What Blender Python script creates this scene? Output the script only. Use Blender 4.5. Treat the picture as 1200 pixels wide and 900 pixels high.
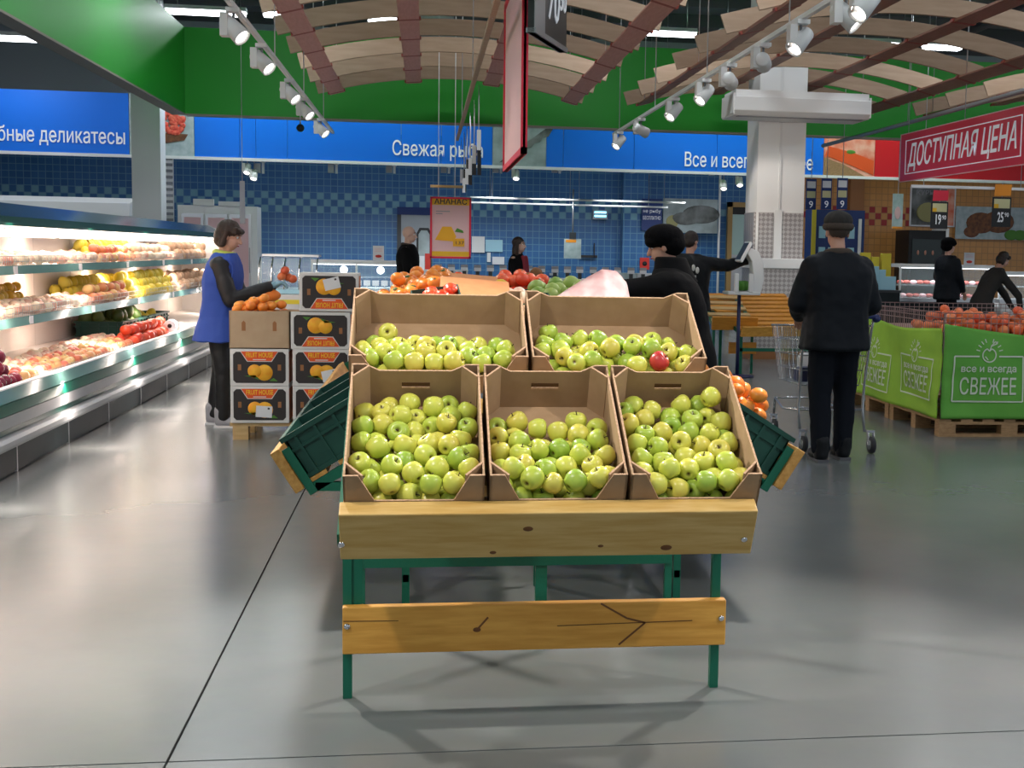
import bpy, bmesh, math, random
from mathutils import Vector, Matrix, Euler, noise
random.seed(7)
for o in list(bpy.data.objects): bpy.data.objects.remove(o)
scene = bpy.context.scene
COL = scene.collection
PI = math.pi
# ------------------------------------------------------------------ camera
F, CX, CY, H = 1600.0, 750.0, 460.0, 1.42
YAW, PITCH, ROLL = math.atan((CX-497)/F), math.atan((CY-298)/F), 0.02
fw = Vector((math.sin(YAW)*math.cos(PITCH), math.cos(YAW)*math.cos(PITCH), -math.sin(PITCH)))
r0 = Vector((math.cos(YAW), -math.sin(YAW), 0)); u0 = r0.cross(fw)
rt = r0*math.cos(ROLL)+u0*math.sin(ROLL); up = u0*math.cos(ROLL)-r0*math.sin(ROLL)
cam = bpy.data.objects.new('camera', bpy.data.cameras.new('camera')); COL.objects.link(cam)
cam.matrix_world = Matrix(((rt.x,up.x,-fw.x,0),(rt.y,up.y,-fw.y,0),(rt.z,up.z,-fw.z,H),(0,0,0,1)))
cam.data.sensor_width = 36; cam.data.lens = F*36/1200
cam.data.shift_x = -(CX-600)/1200; cam.data.shift_y = (CY-450)/1200
cam.data.clip_end = 200
scene.camera = cam
# ------------------------------------------------------------------ world, exposure
w = bpy.data.worlds.new('world'); scene.world = w; w.use_nodes = True
w.node_tree.nodes['Background'].inputs[0].default_value = (0.80, 0.90, 1.0, 1)
w.node_tree.nodes['Background'].inputs[1].default_value = 0.50
vs = scene.view_settings
vs.view_transform = 'Standard'; vs.look = 'None'; vs.gamma = 1; vs.exposure = 0.0; vs.use_curve_mapping = False
LAMP_W, SPOT_W, CASE_W, NEAR_W = 44.0, 55.0, 20.0, 165.0      # ceiling tubes, track heads, fridge strips, heads by the camera

# ------------------------------------------------------------------ helpers
def W(x, y, Y):                                     # photo pixel -> point at store depth Y
    d = fw + rt*((x-CX)/F) - up*((y-CY)/F); t = Y/d.y
    return Vector((0,0,H)) + d*t
MATS = {}
def mat(name, col, rough=0.6, metal=0.0, col2=None, scale=8.0, bump=0.0, bscale=None, emit=None, estr=0.0, alpha=1.0, trans=0.0, spec=None, stretch=None, coat=0.0, ramp=(0.35,0.65), ior=1.45):
    m = bpy.data.materials.new(name); m.use_nodes = True; MATS[name] = m
    nt = m.node_tree; b = nt.nodes['Principled BSDF']
    c = tuple(col)+(1,)
    b.inputs['Base Color'].default_value = c
    b.inputs['Roughness'].default_value = rough; b.inputs['Metallic'].default_value = metal
    b.inputs['IOR'].default_value = ior
    if spec is not None: b.inputs['Specular IOR Level'].default_value = spec
    if coat: b.inputs['Coat Weight'].default_value = coat; b.inputs['Coat Roughness'].default_value = 0.15
    if emit: b.inputs['Emission Color'].default_value = tuple(emit)+(1,); b.inputs['Emission Strength'].default_value = estr
    if alpha < 1: b.inputs['Alpha'].default_value = alpha
    if trans: b.inputs['Transmission Weight'].default_value = trans
    if col2 or bump:
        tc = nt.nodes.new('ShaderNodeTexCoord'); mp = nt.nodes.new('ShaderNodeMapping')
        nt.links.new(tc.outputs['Object'], mp.inputs[0])
        if stretch: mp.inputs['Scale'].default_value = stretch
    if col2:
        n = nt.nodes.new('ShaderNodeTexNoise'); n.inputs['Scale'].default_value = scale; n.inputs['Detail'].default_value = 4
        nt.links.new(mp.outputs[0], n.inputs['Vector'])
        r = nt.nodes.new('ShaderNodeValToRGB'); r.color_ramp.elements[0].position, r.color_ramp.elements[1].position = ramp
        r.color_ramp.elements[0].color = c; r.color_ramp.elements[1].color = tuple(col2)+(1,)
        nt.links.new(n.outputs[0], r.inputs[0]); nt.links.new(r.outputs[0], b.inputs['Base Color'])
    if bump:
        n2 = nt.nodes.new('ShaderNodeTexNoise'); n2.inputs['Scale'].default_value = bscale or scale
        nt.links.new(mp.outputs[0], n2.inputs['Vector'])
        bp = nt.nodes.new('ShaderNodeBump'); bp.inputs['Strength'].default_value = bump; bp.inputs['Distance'].default_value = 0.01
        nt.links.new(n2.outputs[0], bp.inputs['Height']); nt.links.new(bp.outputs[0], b.inputs['Normal'])
    return m
def M(n): return MATS[n]

class MB:
    """collects geometry for ONE mesh object; several materials allowed"""
    def __init__(s): s.v, s.f, s.m, s.mats, s.sm = [], [], [], [], []
    def _mi(s, m):
        if m is None: return 0
        if m not in s.mats: s.mats.append(m)
        return s.mats.index(m)
    def add(s, vs_, fs, m=None, smooth=False, T=None):
        k = len(s.v); i = s._mi(m)
        for p in vs_:
            p = Vector(p); s.v.append(tuple(T @ p if T else p))
        for f in fs: s.f.append(tuple(a+k for a in f)); s.m.append(i); s.sm.append(smooth)
        return s
    def box(s, x0, x1, y0, y1, z0, z1, m=None, T=None):
        return s.add([(x0,y0,z0),(x1,y0,z0),(x1,y1,z0),(x0,y1,z0),(x0,y0,z1),(x1,y0,z1),(x1,y1,z1),(x0,y1,z1)],
                     [(0,3,2,1),(4,5,6,7),(0,1,5,4),(1,2,6,5),(2,3,7,6),(3,0,4,7)], m, False, T)
    def bar(s, p0, p1, w, h=None, m=None, upv=(0,0,1)):          # rectangular bar
        p0, p1 = Vector(p0), Vector(p1); d = (p1-p0).normalized(); u = Vector(upv)
        if abs(d.dot(u)) > .98: u = Vector((1,0,0))
        a = d.cross(u).normalized(); b = a.cross(d); h = h or w
        o = [(-1,-1),(1,-1),(1,1),(-1,1)]
        vs_ = [p+a*(w/2*i)+b*(h/2*j) for p in (p0,p1) for i,j in o]
        return s.add(vs_, [(0,1,2,3),(7,6,5,4),(0,4,5,1),(1,5,6,2),(2,6,7,3),(3,7,4,0)], m)
    def tube(s, pts, r, n=8, m=None, closed=False):
        pts = [Vector(p) for p in pts]; rs = r if isinstance(r,(list,tuple)) else [r]*len(pts)
        vs_, fs = [], []; N = len(pts); a = None
        for i,p in enumerate(pts):
            d = (pts[(i+1)%N if closed else min(i+1,N-1)]-pts[i-1 if closed else max(i-1,0)])
            d = d.normalized() if d.length>1e-9 else Vector((0,0,1))
            if a is None: a = d.orthogonal().normalized()
            a = (a-d*a.dot(d)).normalized(); b = d.cross(a)
            vs_ += [p+(a*math.cos(2*PI*k/n)+b*math.sin(2*PI*k/n))*rs[i] for k in range(n)]
        for i in range(N if closed else N-1):
            j = (i+1)%N
            for k in range(n): fs.append((i*n+k,i*n+(k+1)%n,j*n+(k+1)%n,j*n+k))
        if not closed: fs += [tuple(range(n-1,-1,-1)), tuple((N-1)*n+k for k in range(n))]
        return s.add(vs_, fs, m, True)
    def lathe(s, prof, n=12, m=None, T=None, smooth=True):      # prof [(r,z)]
        vs_, fs = [], []
        for r,z in prof: vs_ += [(r*math.cos(2*PI*k/n), r*math.sin(2*PI*k/n), z) for k in range(n)]
        for i in range(len(prof)-1):
            for k in range(n): fs.append((i*n+k,i*n+(k+1)%n,(i+1)*n+(k+1)%n,(i+1)*n+k))
        fs += [tuple(range(n-1,-1,-1)), tuple((len(prof)-1)*n+k for k in range(n))]
        return s.add(vs_, fs, m, smooth, T)
    def ball(s, c, r, n=10, k=6, m=None, sc=(1,1,1), T=None):
        prof = [(max(1e-4,math.sin(PI*i/k)), -math.cos(PI*i/k)) for i in range(k+1)]
        Q = Matrix.Translation(Vector(c)) @ Matrix.Diagonal((r*sc[0],r*sc[1],r*sc[2],1))
        return s.lathe(prof, n, m, (T @ Q) if T else Q)
    def prism(s, poly, y0, y1, m=None, T=None, axis='y'):         # polygon in (x,z) extruded along y (axis y) or in (y,z) along x
        n = len(poly)
        if axis == 'y': vs_ = [(a,y0,b) for a,b in poly]+[(a,y1,b) for a,b in poly]
        elif axis == 'x': vs_ = [(y0,a,b) for a,b in poly]+[(y1,a,b) for a,b in poly]
        else: vs_ = [(a,b,y0) for a,b in poly]+[(a,b,y1) for a,b in poly]
        fs = [tuple(range(n)), tuple(range(2*n-1,n-1,-1))]+[(i,i+n,(i+1)%n+n,(i+1)%n) for i in range(n)]
        return s.add(vs_, fs, m, False, T)
    def mesh(s, name):
        me = bpy.data.meshes.new(name); me.from_pydata(s.v, [], s.f)
        for m in s.mats: me.materials.append(m)
        me.polygons.foreach_set('material_index', s.m); me.polygons.foreach_set('use_smooth', s.sm)
        bm = bmesh.new(); bm.from_mesh(me); bmesh.ops.recalc_face_normals(bm, faces=bm.faces); bm.to_mesh(me); bm.free()
        me.update(); return me
def obj(name, g, m=None, parent=None, loc=None, rot=None, bevel=0):
    me = g.mesh(name) if isinstance(g, MB) else g
    if m is not None:
        if isinstance(m, str): m = M(m)
        if not me.materials: me.materials.append(m)
    o = bpy.data.objects.new(name, me); COL.objects.link(o)
    if parent is not None: o.parent = parent
    if loc is not None: o.location = loc
    if rot is not None: o.rotation_euler = rot
    if bevel:
        b = o.modifiers.new('bevel','BEVEL'); b.width = bevel; b.segments = 2; b.limit_method = 'ANGLE'
    return o
def tag(o, label=None, cat=None, group=None, kind=None):
    if label: o['label'] = label
    if cat: o['category'] = cat
    if group: o['group'] = group
    if kind: o['kind'] = kind
    return o
def thing(name, label, cat, loc=(0,0,0), rotz=0, group=None):
    o = bpy.data.objects.new(name, None); COL.objects.link(o); o.location = loc; o.rotation_euler = (0,0,rotz)
    o.empty_display_size = .1
    return tag(o, label, cat, group)
def copy_tree(o, parent=None):
    c = o.copy(); COL.objects.link(c)
    if parent is not None: c.parent = parent
    for ch in list(o.children): copy_tree(ch, c)
    return c
def struct(name, g, m, parent=None, **k):
    o = obj(name, g, m, parent, **k)
    if parent is None: o['kind'] = 'structure'
    return o
TMP = bpy.data.scenes.new('scratch'); TMPL = TMP.view_layers[0]
def eval_mesh(o):                                   # bake modifiers / curves in a scratch scene
    TMP.collection.objects.link(o); TMPL.update(); dg = TMPL.depsgraph
    me = bpy.data.meshes.new_from_object(o.evaluated_get(dg)); TMP.collection.objects.unlink(o); return me
def raw_text(s, size, ext, bold, shear):
    cu = bpy.data.curves.new('t','FONT'); cu.body = s; cu.size = size; cu.extrude = ext; cu.offset = bold; cu.shear = shear; cu.resolution_u = 2
    o = bpy.data.objects.new('t', cu); me = eval_mesh(o); bpy.data.objects.remove(o); bpy.data.curves.remove(cu); return me
def text_mesh(s, size, ext=0.004, sx=1.0, bold=0.0, align='LEFT', shear=0.0):
    me = raw_text(s.replace('н','п').replace('и','п'), size, ext, bold, shear)
    hits = [(i,c) for i,c in enumerate(s) if c in 'ни']
    if hits:                                        # the built-in glyphs of these two letters overlap themselves: draw them from bars
        g = MB(); bad = []; p_ = raw_text('п', size, ext, bold, shear); px = [v.co.x for v in p_.vertices]; ph = max(v.co.y for v in p_.vertices); wd = max(px)-min(px); st = size*.085+bold*2
        for i,c in hits:
            q = raw_text(s[:i].replace('н','п').replace('и','п')+'п', size, ext, bold, shear); xr = max(v.co.x for v in q.vertices); bad.append((xr-wd-1e-4,xr+1e-4))
            x0 = xr-wd; g.box(x0,x0+st,0,ph,-ext,ext).box(xr-st,xr,0,ph,-ext,ext)
            if c == 'н': g.box(x0+st,xr-st,ph*.5-st*.42,ph*.5+st*.42,-ext,ext)
            else: g.prism([(x0+st*.9,0),(x0+st*.9,st*1.25),(xr-st*.9,ph),(xr-st*.9,ph-st*1.25)],-ext,ext,axis='z')
        vs_ = [tuple(v.co) for v in me.vertices]
        inb = [any(a <= v[0] <= b for a,b in bad) for v in vs_]
        g.add(vs_, [tuple(p.vertices) for p in me.polygons if not all(inb[k] for k in p.vertices)])
        me = g.mesh('t')
    xs = [v.co.x for v in me.vertices]; dx = -(max(xs)+min(xs))/2 if align == 'CENTER' else 0
    for v in me.vertices: v.co.x = (v.co.x+dx)*sx
    return me
def text(name, s, size, m, parent, loc, rot=(PI/2,0,0), ext=0.003, width=None, bold=0.0, align='LEFT', shear=0.0):
    me = text_mesh(s, size, ext, 1.0, bold, align, shear)
    if width:
        xs = [v.co.x for v in me.vertices]; k = width/(max(xs)-min(xs))
        for v in me.vertices: v.co.x *= k
    me.materials.clear(); me.materials.append(M(m)); me.name = name
    return obj(name, me, None, parent, loc, rot)
def light(name, kind, energy, col, loc, parent=None, rot=None, target=None, **k):
    l = bpy.data.lights.new(name, kind); l.energy = energy; l.color = col
    for a,v in k.items(): setattr(l, a, v)
    o = bpy.data.objects.new(name, l); COL.objects.link(o); o.location = loc
    if target is not None: o.rotation_euler = (Vector(target)-Vector(loc)).to_track_quat('-Z','Y').to_euler()
    if rot is not None: o.rotation_euler = rot
    if parent is not None: o.parent = parent
    return o

# ------------------------------------------------------------------ materials
mat('white_paint',(.82,.83,.83),.5); mat('white_plastic',(.75,.76,.76),.4); mat('grey_metal',(.32,.33,.35),.35,.6)
mat('steel',(.62,.63,.65),.3,.9); mat('chrome',(.7,.7,.72),.15,1.0); mat('black',(.012,.012,.014),.5); mat('rubber',(.03,.03,.035),.7)
mat('dark',(.03,.035,.04),.4); mat('green_metal',(.004,.13,.075),.42,bump=.08,scale=60); mat('green_paint',(.02,.30,.03),.45)
mat('pine',(.74,.38,.07),.5,col2=(.60,.28,.04),scale=5,stretch=(1,9,9),bump=.08,bscale=14)
mat('pine_x',(.66,.44,.16),.5,col2=(.55,.33,.09),scale=5,stretch=(1,9,9),bump=.08,bscale=14)
mat('pine_y',(.62,.35,.10),.5,col2=(.46,.23,.05),scale=5,stretch=(9,1,9),bump=.08,bscale=14)
mat('pine_light',(.66,.46,.22),.55,col2=(.55,.35,.14),scale=5,stretch=(1,9,9))
mat('knot',(.16,.06,.015),.6); mat('crack',(.10,.045,.015),.8)
mat('orange_slat',(.75,.33,.04),.5,col2=(.62,.24,.03),scale=6,stretch=(1,8,8))
mat('pallet_wood',(.42,.25,.12),.75,col2=(.30,.17,.08),scale=9,stretch=(2,2,9))
mat('cardboard',(.40,.265,.155),.8,col2=(.35,.225,.125),scale=14,bump=.05,bscale=40)
mat('cardboard_edge',(.62,.40,.25),.85,col2=(.45,.28,.17),scale=90)
mat('lid_orange',(.60,.25,.10),.75,col2=(.52,.21,.08),scale=14)
mat('cardboard_pale',(.50,.37,.24),.8,col2=(.46,.33,.21),scale=10)
mat('carton_side',(.55,.19,.09),.7); mat('carton_white',(.72,.71,.70),.6); mat('carton_black',(.035,.028,.028),.5)
mat('print_orange',(.85,.33,.015),.5,col2=(.9,.48,.03),scale=18); mat('print_red',(.80,.10,.02),.5); mat('print_yellow',(.9,.55,.03),.5)
mat('print_leaf',(.08,.25,.03),.5); mat('paper',(.76,.77,.80),.6); mat('ink',(.05,.05,.06),.6); mat('ink_grey',(.35,.35,.38),.6)
mat('green_crate',(.006,.055,.04),.45,col2=(.010,.075,.055),scale=7)
mat('blue_sign',(.006,.18,.85),.4); mat('red_sign',(.62,.012,.022),.4); mat('white_letter',(.85,.87,.9),.5,emit=(.85,.9,1),estr=.12)
mat('red_banner',(.74,.025,.06),.5); mat('pink_print',(.78,.50,.52),.6); mat('yellow_print',(.85,.50,.03),.5); mat('cheese',(.85,.42,.02),.5)
mat('black_sign',(.015,.016,.018),.35); mat('cream_print',(.66,.64,.36),.6); mat('orange_print',(.85,.30,.02),.5)
mat('slat_ply',(.44,.31,.21),.6,col2=(.38,.26,.17),scale=3,stretch=(1,6,6)); mat('rib_wood',(.60,.29,.23),.55,col2=(.54,.25,.19),scale=5,stretch=(8,1,8)); mat('rib_unlit',(.30,.14,.09),.55,col2=(.25,.11,.07),scale=5,stretch=(8,1,8))  # last one: darker copy of the rib wood, shade of unlit ribs put into the colour
mat('joint_shade',(.30,.06,.04),.6)  # dark red for the painted shadow where slats meet ribs
mat('skin',(.60,.34,.25),.55,col2=(.56,.30,.22),scale=20); mat('skin_pale',(.66,.42,.33),.55)
mat('hair_brown',(.035,.018,.012),.45,bump=.3,bscale=120,stretch=(4,4,1)); mat('hair_dark',(.022,.013,.010),.45,bump=.3,bscale=120,stretch=(4,4,1))
mat('black_coat',(.006,.006,.007),.9,spec=.15,bump=.15,bscale=120); mat('navy_coat',(.006,.008,.012),.6,spec=.2,bump=.12,bscale=25)
mat('black_leather',(.009,.010,.012),.5,spec=.25,bump=.12,bscale=30); mat('dark_jeans',(.007,.009,.014),.85,spec=.15); mat('vest_blue',(.028,.075,.38),.75,bump=.1,bscale=60)
mat('lime',(.60,.68,.12),.7); mat('shoe_grey',(.38,.38,.42),.6); mat('sole',(.10,.10,.11),.7); mat('glove',(.22,.40,.50),.55)
mat('fur_black',(.004,.004,.005),.95,spec=.1,bump=.4,bscale=160); mat('cap_dark',(.028,.026,.024),.9,bump=.3,bscale=150); mat('cap_band',(.060,.045,.036),.9,bump=.4,bscale=150)
mat('scarf',(.30,.03,.05),.8); mat('jacket_print',(.55,.55,.55),.6)
mat('case_green',(.005,.095,.062),.3); mat('case_dark',(.004,.055,.040),.3); mat('case_white',(.80,.76,.72),.45); mat('case_back',(.84,.74,.66),.45)
mat('kick',(.012,.018,.020),.4,col2=(.020,.027,.03),scale=4,spec=.15); mat('bumper',(.33,.35,.37),.4); mat('glass_rail',(.13,.27,.24),.15)
mat('case_top',(.03,.10,.22),.12)
mat('tube_glow',(1,1,1),.5,emit=(.90,.95,1),estr=9.0); mat('warm_glow',(1,1,1),.5,emit=(1,.88,.78),estr=3.2); mat('spot_glow',(1,1,1),.5,emit=(1,.93,.86),estr=14.0)
mat('white_glow',(1,1,1),.5,emit=(.92,.97,1),estr=3.0)
mat('glass',(.80,.92,.95),.05,alpha=.16,spec=.8); mat('clear_film',(.95,.96,.97),.15,alpha=.22)
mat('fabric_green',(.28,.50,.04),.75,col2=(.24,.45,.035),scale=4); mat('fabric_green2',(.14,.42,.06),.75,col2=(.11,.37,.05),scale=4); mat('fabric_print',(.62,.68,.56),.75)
mat('mesh_metal',(.32,.22,.21),.4,.3); mat('cart_metal',(.50,.51,.53),.25,.9); mat('cart_blue',(.02,.03,.12),.5)
mat('bag_pink',(.74,.55,.55),.35,col2=(.68,.36,.37),scale=6,stretch=(3,1,1),alpha=.90)
mat('pole_blue',(.02,.025,.09),.4); mat('mesh_orange',(.85,.22,.03),.5)
mat('brown_panel',(.33,.14,.05),.5); mat('oven_glass',(.02,.03,.03),.12); mat('meat',(.42,.08,.06),.5); mat('sausage',(.55,.25,.18),.45)
mat('yellow_box',(.72,.58,.04),.5); mat('blue_box',(.35,.62,.75),.5); mat('blue_print',(.01,.035,.17),.45); mat('door_green',(.42,.58,.55),.5)
mat('wood_frame',(.35,.22,.08),.5); mat('fire_red',(.60,.03,.02),.4); mat('cyan_glow',(.3,.7,1),.4,emit=(.25,.75,1),estr=3.0)
mat('fish_dark',(.05,.055,.05),.5,col2=(.28,.30,.30),scale=2.5); mat('fish_pale',(.42,.50,.52),.5,col2=(.25,.30,.30),scale=3); mat('lemon_print',(.35,.33,.14),.5)
mat('caviar',(.75,.05,.04),.4,col2=(.9,.2,.12),scale=25); mat('bread_print',(.25,.10,.04),.6,col2=(.12,.05,.03),scale=12); mat('salmon',(.75,.17,.09),.5,col2=(.85,.45,.33),scale=5)
mat('sauce_grey',(.35,.45,.47),.5,col2=(.5,.58,.6),scale=9); mat('ceil_pipe',(.10,.10,.11),.5)
def WZ(x, y, z):
    d = fw + rt*((x-CX)/F) - up*((y-CY)/F); return Vector((0,0,H)) + d*((z-H)/d.z)
# ------------------------------------------------------------------ setting materials
def node_mat(name):
    m = bpy.data.materials.new(name); m.use_nodes = True; MATS[name] = m
    return m, m.node_tree, m.node_tree.nodes['Principled BSDF']
def floor_mat():
    m, nt, b = node_mat('polished_concrete'); N = nt.nodes.new; L = nt.links.new
    g = N('ShaderNodeNewGeometry')
    n1 = N('ShaderNodeTexNoise'); n1.inputs['Scale'].default_value = .55; n1.inputs['Detail'].default_value = 6; n1.inputs['Roughness'].default_value = .6
    n2 = N('ShaderNodeTexNoise'); n2.inputs['Scale'].default_value = 14; n2.inputs['Detail'].default_value = 5
    L(g.outputs['Position'], n1.inputs['Vector']); L(g.outputs['Position'], n2.inputs['Vector'])
    r = N('ShaderNodeValToRGB'); r.color_ramp.elements[0].position = .3; r.color_ramp.elements[1].position = .7
    r.color_ramp.elements[0].color = (.138,.158,.162,1); r.color_ramp.elements[1].color = (.178,.187,.185,1)
    L(n1.outputs[0], r.inputs[0])
    mx = N('ShaderNodeMixRGB'); mx.blend_type = 'MULTIPLY'; mx.inputs[0].default_value = .25
    L(r.outputs[0], mx.inputs[1]); L(n2.outputs[1], mx.inputs[2])
    g2 = N('ShaderNodeMixRGB'); g2.inputs[0].default_value = .7; L(r.outputs[0], g2.inputs[2]); L(mx.outputs[0], g2.inputs[1])
    L(g2.outputs[0], b.inputs['Base Color'])
    mr = N('ShaderNodeMapRange'); mr.inputs[3].default_value = .17; mr.inputs[4].default_value = .30; L(n1.outputs[0], mr.inputs[0]); L(mr.outputs[0], b.inputs['Roughness'])
    bp = N('ShaderNodeBump'); bp.inputs['Strength'].default_value = .03; L(n2.outputs[0], bp.inputs['Height']); L(bp.outputs[0], b.inputs['Normal'])
    b.inputs['Specular IOR Level'].default_value = .5
floor_mat()
def tile_mat(name, t, base, base2, light, mortar, z0, rows, rough=.28, phase=0, x_off=0.0):
    m, nt, b = node_mat(name); N = nt.nodes.new; L = nt.links.new
    def mth(op, a, c=None):
        n = N('ShaderNodeMath'); n.operation = op
        for i,v in enumerate((a,c)):
            if v is None: continue
            if isinstance(v,(int,float)): n.inputs[i].default_value = v
            else: L(v, n.inputs[i])
        return n.outputs[0]
    g = N('ShaderNodeNewGeometry'); sp = N('ShaderNodeSeparateXYZ'); L(g.outputs['Position'], sp.inputs[0])
    hx = mth('ADD', mth('ADD', sp.outputs[0], sp.outputs[1]), x_off)
    u = mth('DIVIDE', hx, t); v = mth('DIVIDE', mth('SUBTRACT', sp.outputs[2], z0), t)
    fu, fv = mth('FLOOR', u), mth('FLOOR', v)
    odd = mth('MODULO', mth('ABSOLUTE', mth('ADD', mth('ADD', fu, fv), phase)), 2)
    band = mth('MULTIPLY', mth('GREATER_THAN', v, 0), mth('LESS_THAN', v, rows))
    k = mth('MULTIPLY', odd, band)
    wn = N('ShaderNodeTexWhiteNoise'); wn.noise_dimensions = '2D'; cb = N('ShaderNodeCombineXYZ'); L(fu, cb.inputs[0]); L(fv, cb.inputs[1]); L(cb.outputs[0], wn.inputs[0])
    m1 = N('ShaderNodeMixRGB'); L(wn.outputs[0], m1.inputs[0]); m1.inputs[1].default_value = base+(1,); m1.inputs[2].default_value = base2+(1,)
    m2 = N('ShaderNodeMixRGB'); L(k, m2.inputs[0]); L(m1.outputs[0], m2.inputs[1]); m2.inputs[2].default_value = light+(1,)
    fx = mth('SUBTRACT', u, fu); fz = mth('SUBTRACT', v, fv); e = .05
    gl = mth('MAXIMUM', mth('LESS_THAN', mth('MINIMUM', fx, mth('SUBTRACT', 1, fx)), e), mth('LESS_THAN', mth('MINIMUM', fz, mth('SUBTRACT', 1, fz)), e))
    m3 = N('ShaderNodeMixRGB'); L(gl, m3.inputs[0]); L(m2.outputs[0], m3.inputs[1]); m3.inputs[2].default_value = mortar+(1,)
    L(m3.outputs[0], b.inputs['Base Color']); b.inputs['Roughness'].default_value = rough
    bp = N('ShaderNodeBump'); bp.inputs['Strength'].default_value = .25; bp.inputs['Distance'].default_value = .004; bp.invert = True
    L(gl, bp.inputs['Height']); L(bp.outputs[0], b.inputs['Normal'])
tile_mat('blue_tile', .134, (.026,.120,.31), (.037,.148,.37), (.17,.37,.48), (.12,.28,.43), 2.11, 3)
tile_mat('brown_tile', .134, (.58,.27,.075), (.64,.31,.09), (.36,.014,.014), (.42,.20,.07), 2.12, 3, phase=1)
def perforated():
    m, nt, b = node_mat('perforated_plate'); N = nt.nodes.new; L = nt.links.new
    g = N('ShaderNodeNewGeometry'); v = N('ShaderNodeTexChecker'); v.inputs['Scale'].default_value = 22
    mp = N('ShaderNodeMapping'); mp.inputs['Rotation'].default_value = (0,PI/4,0)
    L(g.outputs['Position'], mp.inputs[0]); L(mp.outputs[0], v.inputs[0]); v.inputs[1].default_value = (.36,.33,.32,1); v.inputs[2].default_value = (.58,.55,.53,1)
    L(v.outputs[0], b.inputs['Base Color']); b.inputs['Roughness'].default_value = .4; b.inputs['Metallic'].default_value = .5
perforated()
mat('concrete_joint',(.045,.045,.045),.9); mat('ceiling_dark',(.20,.205,.215),.8); mat('grey_wall',(.40,.43,.47),.7); mat('tan_edge',(.34,.31,.25),.6)
mat('green_beam',(.022,.43,.03),.42)

# ------------------------------------------------------------------ floor slabs
fl = struct('floor', MB().box(-14,18,-6,30,-.12,-.012), 'concrete_joint')
SX, SY, GP = 6.0, 7.6, .004
slab = MB().box(GP,SX-GP,GP,SY-GP,-.06,0).mesh('slab'); slab.materials.append(M('polished_concrete'))
for i in range(-2,3):
    for j in range(-1,4):
        o = bpy.data.objects.new('slab', slab); COL.objects.link(o); o.parent = fl; o.location = (-.70+SX*i, 3.80+SY*j-SY*0, 0)
# ------------------------------------------------------------------ walls, ceiling
YB = 28.0
struct('wall_back', MB().box(-13,7.35,YB,YB+.2,0,3.7), 'blue_tile')
struct('wall_back_upper', MB().box(-13,18,YB,YB+.2,3.7,6.0), 'grey_wall')
struct('wall_back_right', MB().box(7.35,18,YB,YB+.2,0,3.7), 'brown_tile')
struct('wall_left', MB().box(-13.2,-13,-6,YB+.2,0,6), 'grey_wall')
cb = struct('trim_3', MB().box(3.95,4.45,YB-.35,YB,0,3.7), 'blue_tile')      # tiled column
struct('trim_4', MB().box(8.75,9.05,YB-.25,YB,0,3.7), 'brown_panel')
ce = struct('ceiling', MB().box(-13,18,-6,YB,5.95,6.1), 'ceiling_dark')
pur = MB().box(-13,18,-.06,.06,-.22,0).mesh('purlin'); pur.materials.append(M('ceil_pipe'))
for k in range(12):
    o = bpy.data.objects.new('purlin', pur); COL.objects.link(o); o.parent = ce; o.location = (0,6+k*2.0,5.95)
for i,(x,z,r) in enumerate([(-5.2,5.55,.09),(3.1,5.6,.07),(7.2,5.5,.12),(9.8,5.6,.08)]):
    obj('pipe', MB().tube([(x,-4,z),(x,YB-.2,z)], r, 10), 'ceil_pipe', ce)
# green beams
struct('trim_1', MB().box(-3.573,15,21.6,21.76,3.384,4.655), 'green_beam')
gb = MB(); gb.box(-3.76,-3.573,-3,21.76,3.384,4.655, M('green_beam')); gb.box(-3.762,-3.571,-3,21.6,3.36,3.384, M('tan_edge'))
struct('trim_2', gb, None)
obj('edge_strip', MB().box(-3.57,15,21.59,21.77,3.355,3.384), 'tan_edge', bpy.data.objects['trim_1'])
# left pillar
a, b_ = W(154,180,22.6).x, W(188,180,22.6).x
struct('pillar_white', MB().box(a,b_,22.6,22.6+(b_-a),0,5.95), 'white_paint')
pl = struct('pillar_guarded', MB().box(4.50,5.17,18.5,19.17,0,5.95), 'white_paint')
obj('cover_strip', MB().box(4.80,4.83,18.485,18.5,2.05,5.9), 'white_plastic', pl)
obj('guard_band', MB().box(4.42,5.25,18.42,19.25,1.26,1.40), 'white_plastic', pl, bevel=.01)
for x0,x1 in ((4.53,4.74),(4.87,5.16)): obj('guard_plate', MB().box(x0,x1,18.478,18.5,1.40,2.03), 'perforated_plate', pl)
obj('guard_plate', MB().box(4.47,4.5,18.52,19.1,1.40,2.03), 'perforated_plate', pl)
obj('guard_plate', MB().box(4.48,5.19,18.48,19.19,.12,1.26), 'perforated_plate', pl)
obj('guard_spine', MB().box(4.75,4.86,18.47,18.5,1.40,2.06), 'white_plastic', pl)
obj('plinth', MB().box(4.44,5.23,18.44,19.23,0,.12), 'brown_panel', pl)
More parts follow.
